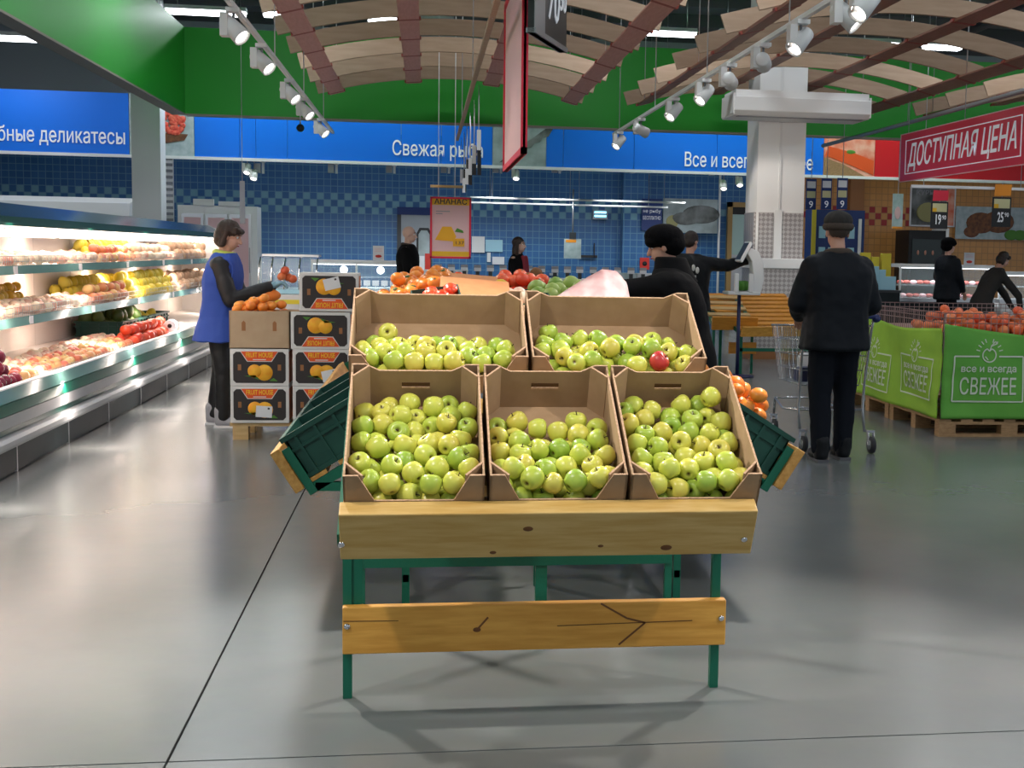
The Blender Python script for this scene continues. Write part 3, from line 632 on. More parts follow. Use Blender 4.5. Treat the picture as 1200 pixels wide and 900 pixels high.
# ------------------------------------------------------------------ green crates
def crate_mesh(w=.40,l=.60,h=.19):
    g = MB(); t_ = .008
    return w,l,h
RIBM = {}
def green_crate(label, T, w=.40, l=.60, h=.19, group='green plastic crates on the island'):
    o = thing('plastic_crate', label, 'crate', (0,0,0), 0, group); o.matrix_world = T; t_ = .007
    obj('base', MB().box(0,w,0,l,0,.008), 'green_crate', o)
    for x in (0,w-t_): obj('side_wall', MB().box(x,x+t_,0,l,0,h), 'green_crate', o)
    for y in (0,l-t_): obj('end_wall', MB().box(0,w,y,y+t_,0,h), 'green_crate', o)
    rim = MB()
    for z0,z1,e in ((h-.02,h,.016),(h*.62,h*.62+.012,.010),(.0,.018,.006)):
        rim.box(-e,w+e,-e,0,z0,z1).box(-e,w+e,l,l+e,z0,z1).box(-e,0,0,l,z0,z1).box(w,w+e,0,l,z0,z1)
    obj('rim', rim, 'green_crate', o)
    key = round(h,3)
    if key not in RIBM:
        RIBM[key] = MB().box(-.006,.006,-.006,.006,0,h).mesh('rib'); RIBM[key].materials.append(M('green_crate'))
    for x,y in [(w*(k+.5)/5,yy) for k in range(5) for yy in (-.006,l+.006)]+[(xx,l*(k+.5)/7) for k in range(7) for xx in (-.006,w+.006)]:
        q = bpy.data.objects.new('rib', RIBM[key]); COL.objects.link(q); q.parent = o; q.location = (x,y,0)
    return o
# ------------------------------------------------------------------ long island behind (both slopes)
isl = thing('produce_island','long two-sided green steel and pine produce island behind the apple stand','display stand')
XC, Y0, Y1, SA = .476, 5.42, 9.62, math.radians(32)
def side_frame(s, y=0.0, at=0.0, n=0.0):      # s=-1 left slope, +1 right slope; local x up the slope, y along the island
    base = Vector((XC+s*.945, y, .505))
    ux = Vector((-s*math.cos(SA),0,math.sin(SA))); nz = Vector((s*math.sin(SA),0,math.cos(SA))); uy = Vector((0,1,0))
    if s > 0: pass
    R = Matrix(((ux.x,uy.x,nz.x,0),(ux.y,uy.y,nz.y,0),(ux.z,uy.z,nz.z,0),(0,0,0,1)))
    return Matrix.Translation(base) @ R @ Matrix.Translation((at,0,n))
for s in (-1,1):
    Tf = side_frame(s, 0)
    for k in range(8): obj('deck_slat', MB().box(.02+k*.135,.10+k*.135,Y0,Y1,-.016,0,None,Tf), 'pine_y', isl)
    obj('side_plank', MB().box(-.045,-.005,Y0-.03,Y1,-.02,.165,None,Tf), 'pine_y', isl, bevel=.004)
    for y in (Y0,Y0+1.4,Y0+2.8,Y1-.04):
        obj('slope_tube', MB().box(-.005,1.08,y,y+.03,-.058,-.018,None,Tf), 'green_metal', isl)
        obj('lip_tube', MB().box(-.004,.030,y-.012,y+.0,-.055,.15,None,Tf), 'green_metal', isl)
        x0, x1 = XC+s*.90, XC
        obj('tie_tube', MB().box(min(x0,x1),max(x0,x1),y,y+.03,.47,.505), 'green_metal', isl)
        obj('leg', MB().box(XC+s*.55-.015,XC+s*.55+.015,y,y+.03,0,.50), 'green_metal', isl)
    obj('floor_rail', MB().box(XC+s*.55-.012,XC+s*.55+.012,Y0,Y1,.10,.13), 'green_metal', isl)
for y in (Y0+.3,Y0+2.8): obj('ridge_post', MB().box(XC-.015,XC+.015,y,y+.03,0,1.08), 'green_metal', isl)
obj('ridge_rail', MB().box(XC-.02,XC+.02,Y0,Y1,1.06,1.09), 'green_metal', isl)
for y0,sd,lab in ((Y0+.02,-1,'nearest empty dark green crate on the left slope of the island'),(Y0+.66,-1,'second dark green crate along the left slope of the island'),(Y0+1.30,-1,'third dark green crate along the left slope of the island'),
               (Y0+.02,1,'nearest dark green crate on the right slope of the island'),(Y0+.66,1,'second dark green crate along the right slope of the island')):
    green_crate(lab, side_frame(sd, y0, .025, .002), .42, .60, .19)
# ------------------------------------------------------------------ refrigerated case along the left
fr = thing('refrigerated_case','long open refrigerated produce case with green trim along the left aisle','display case')
FY0, FY1 = 6.4, 20.0
def ex(name, poly, m, y0=FY0, y1=FY1, parent=fr, bevel=0): return obj(name, MB().prism(poly, y0, y1), m, parent, bevel=bevel)
ex('body', [(-3.62,.02),(-2.56,.02),(-2.56,.30),(-2.60,.44),(-3.40,.40),(-3.40,1.50),(-3.62,1.50)], 'case_white')
ex('front_rail', [(-2.52,.45),(-2.475,.455),(-2.50,.53),(-2.545,.53)], 'glass_rail')
ex('green_band', [(-2.55,.38),(-2.462,.385),(-2.470,.45),(-2.55,.45)], 'case_green')
ex('grey_band', [(-2.55,.30),(-2.468,.305),(-2.462,.38),(-2.55,.38)], 'bumper')
ex('recess', [(-2.55,.255),(-2.49,.26),(-2.49,.30),(-2.55,.30)], 'case_dark')
ex('bumper_rail', [(-2.53,.18),(-2.445,.185),(-2.430,.205),(-2.430,.235),(-2.445,.255),(-2.53,.26)], 'bumper')
ex('rail_strip', [(-2.548,.53),(-2.498,.53),(-2.500,.538),(-2.546,.538)], 'white_paint')
y = FY0; kp = MB().box(-2.53,-2.507,.006,1.244,.01,.18).mesh('kick_panel'); kp.materials.append(M('kick'))
while y < FY1-1:
    o = bpy.data.objects.new('kick_panel', kp); COL.objects.link(o); o.parent = fr; o.location = (0,y,0)
    obj('panel_joint', MB().box(-2.52,-2.503,y-.008,y+.006,.0,.18), 'steel', fr); y += 1.25
y = FY0; bp_ = MB().box(-3.40,-3.385,.004,1.246,.42,1.47).mesh('back_panel'); bp_.materials.append(M('case_back'))
while y < FY1-1:
    o = bpy.data.objects.new('back_panel', bp_); COL.objects.link(o); o.parent = fr; o.location = (0,y,0); y += 1.25
ex('deck', [(-3.39,.50),(-2.56,.455),(-2.56,.475),(-3.39,.52)], 'case_white')
for z,xf,nm in ((1.215,-2.95,'upper'),(.855,-2.85,'lower')):
    sh = ex('shelf', [(-3.385,z+.02),(xf-.01,z),(xf-.01,z+.02),(-3.385,z+.04)], 'case_white')
    ex('price_rail', [(xf-.012,z-.03),(xf+.006,z-.032),(xf-.004,z+.032),(xf-.014,z+.032)], 'glass_rail', parent=sh)
    wf = MB(); k = FY0+.02
    while k < FY1: wf.bar((xf-.02,k,z+.03),(xf-.02,k,z+.10),.003); k += .05
    for zz_ in (.06,.10): wf.bar((xf-.02,FY0,z+zz_),(xf-.02,FY1,z+zz_),.004)
    obj('wire_fence', wf, 'steel', sh)
    k = FY0+.3
    while k < FY1:
        obj('price_card', MB().box(xf+.002,xf+.008,k,k+.09,z-.028,z+.028,None), 'paper', sh); k += 1.9
ex('canopy_band', [(-2.86,1.53),(-2.80,1.53),(-2.80,1.592),(-2.86,1.60)], 'case_green')
ex('canopy_top', [(-2.80,1.593),(-3.02,1.70),(-3.62,1.70),(-3.62,1.50),(-3.30,1.50),(-2.86,1.57)], 'case_top')
y = FY0
while y < FY1-.6:
    obj('light_panel', MB().prism([(-2.86,1.528),(-2.83,1.528),(-3.20,1.458),(-3.22,1.47)], y+.03, y+1.22), 'warm_glow', fr)
    obj('panel_divider', MB().prism([(-2.85,1.525),(-2.82,1.525),(-3.22,1.45),(-3.22,1.48)], y-.03, y+.03), 'bumper', fr)
    y += 1.25
for k in range(6):
    y = 7.6+k*2.3
    light('case_light','AREA', CASE_W, (1,.84,.74), (-2.90,y,1.505), fr, Vector((.42,0,-1)).to_track_quat('-Z','Y').to_euler(), shape='RECTANGLE', size=.16, size_y=2.1)
    light('shelf_light','AREA', CASE_W*.7, (1,.84,.74), (-2.98,y,1.16), fr, Vector((-.55,0,-.6)).to_track_quat('-Z','Y').to_euler(), shape='RECTANGLE', size=.06, size_y=2.1)
    light('shelf_light','AREA', CASE_W*.7, (1,.84,.74), (-2.88,y,.80), fr, Vector((-.5,0,-.6)).to_track_quat('-Z','Y').to_euler(), shape='RECTANGLE', size=.06, size_y=2.1)
for yy in (FY0-.03,FY1):
    obj('end_panel', MB().prism([(-3.64,.0),(-2.53,.0),(-2.46,.3),(-2.49,.54),(-2.62,.62),(-2.90,1.1),(-2.79,1.52),(-2.79,1.60),(-3.02,1.71),(-3.64,1.71)], yy, yy+.03), 'case_white', fr)
# produce on the case
def shelf_fruit(kind, name, label, cat, group, y0, y1, xf, z, rows=3, r=.042, tilt=.30, layers=1, keep=.95):
    for L_ in range(layers):
        for k in range(rows-L_):
            y = y0+r+(r if L_ % 2 else 0)
            while y < y1-r*.5:
                if random.random() < keep:
                    x = xf-.07-k*2*r-(L_*r)+random.uniform(-.016,.016)
                    fruit(kind, name, (x, y+random.uniform(-.016,.016), z+r*.95+L_*r*1.5+tilt*(k*2*r)*.35+random.uniform(0,.02)), label, cat, group, r/.033*random.uniform(.85,1.05))
                y += 2*r*1.12
UZ, LZ, DZ = 1.238, .878, .478
shelf_fruit('pale','pale_apple','pale blush apple in the bright pile at the near end of the upper case shelf','apple','pale apples on the upper case shelf',9.6,13.3,-2.95,UZ,3,.046)
shelf_fruit('pink','red_apple','red apple in the red patch midway along the upper case shelf','apple','red apples on the upper case shelf',13.4,14.9,-2.95,UZ,2,.048,layers=2)
shelf_fruit('lemon','yellow_squash','yellow squash leaning at the back of the upper case shelf','squash','yellow squash on the upper case shelf',13.6,15.8,-3.12,UZ+.03,2,.052,layers=2)
shelf_fruit('pale','pale_onion','white onion heaped beyond the squash on the upper case shelf','onion','white onions on the upper case shelf',15.2,17.2,-2.95,UZ,3,.05,layers=2)
shelf_fruit('potato','potato','potato heaped at the far end of the upper case shelf','potato','potatoes on the upper case shelf',17.3,19.8,-2.95,UZ,3,.055,layers=2)
shelf_fruit('pale','pale_peach','pale peach in the near pile on the lower case shelf','peach','pale peaches on the lower case shelf',8.6,12.6,-2.85,LZ,3,.046)
shelf_fruit('yellow','orange_apricot','orange apricot behind the pale peaches on the lower case shelf','apricot','orange apricots on the lower case shelf',8.8,11.6,-3.13,LZ+.06,2,.046,layers=2)
shelf_fruit('pink','nectarine','red nectarine midway along the lower case shelf','nectarine','red nectarines on the lower case shelf',12.7,14.2,-2.85,LZ,2,.05,layers=2)
shelf_fruit('lemon','banana_squash','yellow squash standing at the back of the lower case shelf','squash','yellow squash on the lower case shelf',13.0,15.6,-3.13,LZ+.03,2,.055,layers=2)
shelf_fruit('lemon','lemon','lemon in the bagged heap on the lower case shelf','lemon','lemons on the lower case shelf',14.3,16.6,-2.85,LZ,3,.05,layers=3)
shelf_fruit('potato','potato','brown potato at the far end of the lower case shelf','potato','potatoes on the lower case shelf',16.7,19.6,-2.85,LZ,3,.055,layers=2)
shelf_fruit('plum','plum','dark red plum in the near heap on the case deck','plum','plums on the case deck',7.9,9.35,-2.55,DZ,4,.05,layers=3)
shelf_fruit('pink','blush_apple','blush apple in the trays along the case deck','apple','blush apples on the case deck',9.6,13.2,-2.58,DZ,3,.042)
shelf_fruit('pale','pale_pear','pale pear in the back rows along the case deck','pear','pale pears on the case deck',10.2,13.4,-2.83,DZ+.02,2,.042)
shelf_fruit('tomato','red_tomato','red tomato in the net bags on the case deck','tomato','tomatoes on the case deck',12.9,14.6,-2.56,DZ,2,.06,layers=2)
# wrapped trays in front of the fruit
for k in range(9):
    y = 9.65+k*.42
    o = obj('fruit_punnet', MB().box(0,.30,0,.36,0,.025).box(0,.012,0,.36,.02,.05).box(.288,.30,0,.36,.02,.05), 'clear_film', None, (-2.89,y,DZ+.006))
    tag(o, 'clear shallow fruit punnet on the case deck', 'punnet', 'fruit punnets on the case deck')
def case_crate(y, lab, l=1.15):
    o = green_crate(lab, Matrix.Translation((-3.30,y,DZ+.05)), .42, l, .15, 'green crates in the case'); return o
case_crate(13.7,'dark green crate of green mangoes on the case deck'); case_crate(14.95,'dark green crate of lemons on the case deck')
heap('mango','mango','dark green mango in the crate on the case deck','mango','mangoes in the case crate', Matrix.Translation((-3.29,13.72,DZ+.07)), .40, 1.1, 46, .062, .22)
heap('lemon','lemon','yellow lemon in the crate on the case deck','lemon','lemons in the case crate', Matrix.Translation((-3.29,14.97,DZ+.07)), .40, 1.1, 34, .05, .12)
t = thing('paper_roll','white paper roll lying on the front rail of the case','paper roll',(-2.57,14.55,.60))
obj('roll', MB().tube([(0,-.10,0),(0,.10,0)],.06,16), 'paper', t); obj('core', MB().tube([(0,-.104,0),(0,-.095,0)],.022,10), 'black', t)
# ------------------------------------------------------------------ produce along the island top
def W3(x,y,Y): return W(x,y,Y)
def under(T, label, w=.40, l=.40): return green_crate(label, T, w, l, .19)
def tilt_at(x, y, Y, ax=0.0, ay=0.0):
    return Matrix.Translation(W(x,y,Y)) @ Matrix.Rotation(ay,4,'Y') @ Matrix.Rotation(ax,4,'X')
# supports: a row of upturned crates along the ridge, both slopes
for i,y in enumerate((5.50,6.08,6.66,7.24,7.82)):
    for s,nm in ((-1,'left'),(1,'right')):
        if i < 4 or s > 0:
            green_crate('dark green crate %s from the front in the upper %s row of the island'%(('first','second','third','fourth','fifth')[i],nm), side_frame(s,y,.56,.002), .40,.55,.24 if s<0 else .10,'upper row green crates')
n0 = .245
def upper_tray(s, y, at, w, l, lab, m='cardboard', h=.07, off=0.0):
    T = side_frame(s,y,at,n0+off); o = thing('fruit_tray', lab, 'tray', (0,0,0), 0, 'fruit trays on the island'); o.matrix_world = T
    obj('base', MB().box(0,w,0,l,0,.006), m, o)
    for x in (0,w-.006): obj('side_wall', MB().box(x,x+.006,0,l,0,h), m, o)
    for yy in (0,l-.006): obj('end_wall', MB().box(0,w,yy,yy+.006,0,h), m, o)
    return T @ Matrix.Translation((.006,.006,.006))
def flat_tray(px, py, Y, w, l, lab, m='cardboard', h=.07, ay=0.0):
    o = thing('fruit_tray', lab, 'tray', (0,0,0), 0, 'fruit trays on the island'); T = Matrix.Translation(W(px,py,Y)) @ Matrix.Rotation(ay,4,'Y') @ Matrix.Rotation(math.radians(6),4,'X') @ Matrix.Translation((-w/2,-l/2,-h*.5)); o.matrix_world = T
    obj('base', MB().box(0,w,0,l,0,.006), m, o)
    for x in (0,w-.006): obj('side_wall', MB().box(x,x+.006,0,l,0,h), m, o)
    for yy in (0,l-.006): obj('end_wall', MB().box(0,w,yy,yy+.006,0,h), m, o)
    for x in (.04,w-.05): obj('support_foot', MB().box(x,x+.01,.05,l-.05,-.16,0), m, o)
    return T @ Matrix.Translation((.006,.006,.006))
T = flat_tray(484,355,6.20,.32,.46,'open carton of orange persimmons on the left side of the island',ay=-.30)
heap('persimmon','persimmon','orange persimmon in the carton on the left side of the island','persimmon','persimmons in the near carton', T, .31,.45, 46, .036, .12, calyx=True)
T = flat_tray(500,338,6.85,.28,.42,'open carton of persimmons behind the near persimmon carton',ay=-.18)
heap('persimmon','persimmon','orange persimmon in the carton farther along the island','persimmon','persimmons in the far carton', T, .27,.41, 34, .036, .12, calyx=True)
T = flat_tray(512,357,5.62,.20,.40,'green tray of red tomatoes just behind the left apple tray','green_crate',.09,ay=-.15)
heap('tomato','tomato','red tomato in the green tray behind the left apple tray','tomato','tomatoes in the green tray', T, .19,.39, 26, .031, .08)
def lid_box(name, lab, x, y, Y, w, l, h, ay, ax, grp):
    o = thing(name, lab, 'box', (0,0,0), 0, grp); o.matrix_world = tilt_at(x,y,Y,ax,ay)
    obj('body', MB().box(-w/2,w/2,-l/2,l/2,-h,-.004), 'cardboard', o)
    for s in (-1,1): obj('flap', MB().box(-w/2,w/2,min(0,s*l/2)+.002,max(0,s*l/2)-.002,-.004,.002), 'lid_orange', o)
    for s in (-1,1): obj('vent_hole', MB().lathe([(.02,.002),(.018,.0035)],10,None,Matrix.Translation((s*w*.25,-l*.22,0)) @ Matrix.Diagonal((1,.5,1,1))), 'crack', o)
    return o
lid_box('closed_carton','closed orange-brown carton lying flat behind the left apple tray',557,349,5.85,.30,.50,.17,math.radians(4),math.radians(17),'closed cartons on the ridge')
lid_box('closed_carton','closed carton farther back on the island ridge',545,336,6.55,.32,.46,.16,math.radians(4),math.radians(14),'closed cartons on the ridge')
T = flat_tray(578,358,6.45,.26,.34,'tray of yellow persimmons right of the closed cartons')
heap('yellow','yellow_persimmon','yellow-orange persimmon in the tray right of the closed cartons','persimmon','yellow persimmons on the island', T, .25,.33, 20, .038, .10, calyx=True)
T = flat_tray(612,346,7.15,.34,.40,'tray of red peppers on the island ridge')
heap('tomato','red_pepper','red pepper in the tray on the island ridge','pepper','red peppers on the island', T, .33,.39, 26, .040, .12)
T = flat_tray(545,343,7.6,.40,.40,'far tray of red and orange tomatoes on the left side of the island')
heap('tomato','tomato','red tomato in the far tray on the left side of the island','tomato','tomatoes in the far tray', T, .39,.39, 30, .040, .12)
T = flat_tray(612,361,6.05,.26,.36,'dark slatted tray of pale garlic on the island ridge','green_crate',.09)
heap('pale','garlic_bulb','pale garlic bulb in the dark tray on the island ridge','garlic','garlic on the island', T, .25,.35, 18, .034, .08)
T = flat_tray(660,356,6.60,.36,.46,'dark tray of green pears beside the pink bag','green_crate',.08)
heap('greenf','green_pear','green pear in the dark tray beside the pink bag','pear','green pears in the dark tray', T, .35,.45, 32, .042, .12)
T = flat_tray(643,372,5.75,.20,.34,'small tray of green pears in the gap between the back apple trays')
heap('greenf','green_pear','green pear in the small tray in the gap between the back apple trays','pear','green pears in the small tray', T, .19,.33, 12, .036, .06)
# tangerine nets on the right slope
for y,lab,n in ((5.86,'near',30),(6.44,'far',30)):
    T = side_frame(1, y, .02, .16)
    heap('persimmon','tangerine','orange tangerine in the %s heap on the right slope of the island'%lab,'tangerine','tangerines in the %s heap'%lab, T, .40,.52, n, .043, .14)
# pink thin plastic bag beside the woman
g = MB(); n, m_ = 26, 12; vs_, fs = [], []
A_ = [W(642,358,5.95), W(660,345,6.0), W(684,330,6.05), W(706,318,6.1), W(722,320,6.1), W(733,334,6.1), W(734,350,6.1)]
B_ = [W(642,372,5.6), W(662,374,5.55), W(684,375,5.5), W(703,376,5.5), W(718,376,5.5), W(728,375,5.5), W(737,374,5.6)]
def spl(P, t):
    f_ = t*(len(P)-1); i = min(int(f_),len(P)-2); return P[i].lerp(P[i+1], f_-i)
for i in range(n+1):
    for j in range(m_+1):
        t_ = j/m_; p = spl(A_,i/n).lerp(spl(B_,i/n), t_)
        p = p+Vector((0,-.08*math.sin(PI*t_)+.014*math.sin(i*2.6+t_*2)*(1-t_*.3), 0))
        vs_.append(p)
for i in range(n):
    for j in range(m_): fs.append((i*(m_+1)+j,(i+1)*(m_+1)+j,(i+1)*(m_+1)+j+1,i*(m_+1)+j+1))
g.add(vs_, fs, None, True)
o = obj('plastic_bag', g, 'bag_pink'); s_ = o.modifiers.new('thick','SOLIDIFY'); s_.thickness = .01; s_.offset = 1
tag(o,'crumpled translucent pink plastic bag over the fruit beside the woman in black','bag')
# ------------------------------------------------------------------ orange cartons on a pallet at left
def carton(label, x, z, w, h, d, y, flip, sticker, group='orange cartons on the pallet', leaf_side=1):
    t = thing('orange_carton', label, 'box', (x+w/2,y,z), 0, group)
    obj('body', MB().box(-w/2,w/2,0,d,0,h), 'carton_white', t, bevel=.004)
    obj('side_print', MB().box(w/2,w/2+.0015,.02,d-.02,.02,h-.02), 'carton_side', t)
    if flip: Rm_ = Matrix.Translation((0,0,h)) @ Matrix.Rotation(PI,4,'Y')
    else: Rm_ = Matrix()
    b = .022; r_ = .02
    pp = [(-w/2+b+r_,b),(w/2-b-r_,b),(w/2-b,b+r_),(w/2-b,h-b-r_),(w/2-b-r_,h-b),(-w/2+b+r_,h-b),(-w/2+b,h-b-r_),(-w/2+b,b+r_)]
    pn = obj('print_panel', MB().prism(pp,-.0015,0,None,Rm_), 'carton_black', t)
    obj('title_border', MB().prism([(-w*.33,h-b+.006),(w*.33,h-b+.006),(w*.21,h*.655),(-w*.21,h*.655)],-.0022,0,None,Rm_), 'carton_white', t)
    ti = obj('title_flag', MB().prism([(-w*.315,h-b+.003),(w*.315,h-b+.003),(w*.20,h*.675),(-w*.20,h*.675)],-.0030,0,None,Rm_), 'print_red', t)
    tm = text_mesh('FRUIT HOUSE', .05, .0006, 1, .0008, 'CENTER'); xs = [v.co.x for v in tm.vertices]; k_ = (w*.46)/(max(xs)-min(xs))
    for v in tm.vertices: v.co.x *= k_
    tm.materials.clear(); tm.materials.append(M('print_yellow'))
    o = obj('lettering', tm, None, t); o.matrix_local = Rm_ @ Matrix.Translation((0,-.0034,h*.775)) @ Matrix.Rotation(PI/2,4,'X')
    obj('subtitle', MB().box(-w*.11,w*.11,-.0034,-.003,h*.70,h*.725,None,Rm_), 'carton_white', t)
    fr_ = obj('fruit_picture', MB().lathe([(.060,0),(.058,.0012)],20,None,Rm_ @ Matrix.Translation((.035,-.0014,h*.36)) @ Matrix.Rotation(PI/2,4,'X'))
              .lathe([(.050,0),(.048,.0018)],20,None,Rm_ @ Matrix.Translation((-.035,-.0016,h*.40)) @ Matrix.Rotation(PI/2,4,'X')), 'print_orange', t)
    obj('leaf_picture', MB().prism([(-.11,h*.27),(-.05,h*.24),(.0,h*.16),(-.03,h*.29)],-.0034,-.0014,None,Rm_), 'print_leaf', t)
    obj('logo_mark', MB().prism([(.07,h*.14),(.10,h*.22),(.13,h*.13)],-.0018,-.0014,None,Rm_), 'print_leaf', t)
    for sx in (-1,1): obj('hand_hole', MB().box(sx*w*.34-.012,sx*w*.34+.012,-.0022,-.0014,h*.42,h*.58,None,Rm_), 'brown_panel', t)
    if sticker:
        sx_, sz_, an = sticker; Ts = Matrix.Translation((sx_,-.0045,sz_)) @ Matrix.Rotation(an,4,'Y')
        obj('paper_label', MB().box(-.058,.058,0,.001,-.042,.042,None,Ts), 'paper', t)
        obj('label_mark', MB().box(.025,.040,-.0006,0,.018,.032,None,Ts), 'ink', t)
    return t
YP = 10.30
pw = thing('wooden_pallet','light wooden pallet under the stack of orange cartons','pallet',(-1.0,YP,0))
for k in range(5): obj('top_board', MB().box(-.42,.56,.02+k*.20,.14+k*.20,.10,.125), 'pine_light', pw)
for x in (-.40,.05,.44):
    for y in (.02,.42,.84): obj('block', MB().box(x,x+.11,y,y+.11,.0,.10), 'pine_light', pw)
cw, ch, cd = .418, .273, .30
x1 = W(270,470,YP).x; x2 = x1+.446; z0 = .126
carton('black and white orange carton with a price label, bottom left of the stack', x1, z0, cw, ch, cd, YP, False, (.03,.085,.06))
carton('black and white orange carton, middle left of the stack', x1, z0+ch+.002, cw, ch, cd, YP, False, None)
carton('black and white orange carton half hidden by the crate, bottom right of the stack', x2, z0, cw, ch, cd, YP, False, None)
carton('black and white orange carton with a tilted price label, second up in the right column', x2, z0+ch+.002, cw, ch, cd, YP, False, (.06,.08,-.22))
carton('upside-down orange carton, third up in the right column', x2-.012, z0+2*ch+.004, cw+.01, ch, cd, YP, True, None)
carton('upside-down orange carton with a tilted label, topmost in the right column', x2+.05, z0+3*ch+.010, cw+.01, ch+.01, cd, YP, True, (.02,.205,-.25))
t = thing('plain_carton','plain brown open carton of tangerines on the left column of the stack','box',(x1+cw/2,YP,z0+2*ch+.004)); hb = .275
obj('front_wall', MB().box(-cw/2,cw/2,0,.006,0,hb), 'cardboard_pale', t); obj('back_wall', MB().box(-cw/2,cw/2,cd-.006,cd,0,hb), 'cardboard_pale', t)
for s in (-1,1): obj('side_wall', MB().box(s*cw/2-.003,s*cw/2+.003,0,cd,0,hb), 'cardboard_pale', t); obj('hand_hole', MB().prism([(s*.11-.014,.13),(s*.11+.014,.13),(s*.11+.014,.19),(s*.11,.205),(s*.11-.014,.19)],-.0012,0), 'brown_panel', t)
obj('base', MB().box(-cw/2,cw/2,0,cd,0,.006), 'cardboard_pale', t); obj('inner_floor', MB().box(-cw/2,cw/2,0.006,cd-.006,.20,.206), 'cardboard_pale', t)
heap('persimmon','tangerine','orange tangerine piled in the plain brown carton','tangerine','tangerines in the plain carton', Matrix.Translation((x1+.01,YP+.01,z0+2*ch+.21)), .39,.28, 32, .040, .14)
t = thing('folded_flap','loose cardboard sheet on top of the right carton column edge','cardboard',(x2+.02,YP+.02,z0+3*ch+.005))
obj('sheet', MB().box(-.14,.36,0,.28,0,.004), 'cardboard', t)
# ------------------------------------------------------------------ promo bin on pallets at right
BX, BY, BX1, BY1 = 4.10, 10.43, 6.45, 12.87
bn = thing('promo_bin','wire bin of tangerines wrapped in a green printed fabric banner on pallets','display bin',(0,0,0))
def pallet(label, x0, y0, w, l):
    t = thing('euro_pallet', label, 'pallet', (x0,y0,0), 0, 'pallets under the promo bin')
    for k in range(3):
        y = k*(l-.10)/2; obj('bottom_board', MB().box(0,w,y,y+.10,0,.022), 'pallet_wood', t)
        for x in (0,w/2-.07,w-.14): obj('block', MB().box(x,x+.14,y,y+.10,.022,.10), 'pallet_wood', t)
        obj('stringer_board', MB().box(0,w,y,y+.10,.10,.122), 'pallet_wood', t)
    for k in range(7):
        x = k*(w-.10)/6; obj('deck_board', MB().box(x,x+.10,0,l,.122,.144), 'pallet_wood', t)
for i,(x,y) in enumerate(((BX,BY),(BX,BY+1.23),(BX+1.22,BY),(BX+1.22,BY+1.23))):
    pallet(('worn wooden pallet under the near corner of the green promo bin','worn wooden pallet under the far left part of the green promo bin','worn wooden pallet under the near right part of the green promo bin','worn wooden pallet hidden at the far right of the green promo bin')[i], x, y, 1.20, 1.20)
ZT, ZB = .95, .145
for x in (BX+.02,BX1-.02):
    for y in (BY+.02,BY1-.02): obj('corner_post', MB().tube([(x,y,ZB),(x,y,1.0)],.012,8), 'mesh_metal', bn)
wm = MB()
for z in (.92,.96,1.0):
    wm.tube([(BX,BY,z),(BX1,BY,z),(BX1,BY1,z),(BX,BY1,z)],.004,5,closed=True)
x = BX
while x < BX1: wm.bar((x,BY,.75),(x,BY,1.0),.004); wm.bar((x,BY1,.75),(x,BY1,1.0),.004); x += .05
y = BY
while y < BY1: wm.bar((BX,y,.75),(BX,y,1.0),.004); wm.bar((BX1,y,.75),(BX1,y,1.0),.004); y += .05
obj('wire_rim', wm, 'mesh_metal', bn)
obj('inner_floor', MB().box(BX+.02,BX1-.02,BY+.02,BY1-.02,.78,.80), 'mesh_metal', bn)
def fold(u, v, seed):
    return .014*math.sin(u*5.1+v*7+seed)+.004*math.sin(v*31+u*4.2+seed)*math.exp(-((u-2.3)**2)*1.5 if seed < 1 else -(u**2)*2)+.004*noise.noise((u*4,v*9,seed))
def left_pt(u, v, off): d = .02+fold(u,v,.3)+off; return Vector((BX-d, BY1-u, v))
def front_pt(u, v, off): d = .02+fold(u,v,2.2)+off; return Vector((BX+u, BY-d, v))
def sheet(name, fn, U, vtop, m, vbot=.15):
    nu, nv = 60, 26; vs_, fs = [], []
    for i in range(nu+1):
        for j in range(nv+1):
            u = U*i/nu; v = vbot+(vtop(u)-vbot)*j/nv; vs_.append(fn(u,v,0))
    for i in range(nu):
        for j in range(nv): k = i*(nv+1)+j; fs.append((k,k+nv+1,k+nv+2,k+1))
    o = obj(name, MB().add(vs_,fs,None,True), m, bn); s_ = o.modifiers.new('s','SOLIDIFY'); s_.thickness = .004; s_.offset = -1
    return o
UL = BY1-BY+.02
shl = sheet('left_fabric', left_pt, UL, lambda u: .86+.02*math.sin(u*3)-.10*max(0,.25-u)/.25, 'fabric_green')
shf = sheet('front_fabric', front_pt, BX1-BX, lambda u: .915-.11*math.sin(min(u,1.2)*PI/2.4), 'fabric_green2')
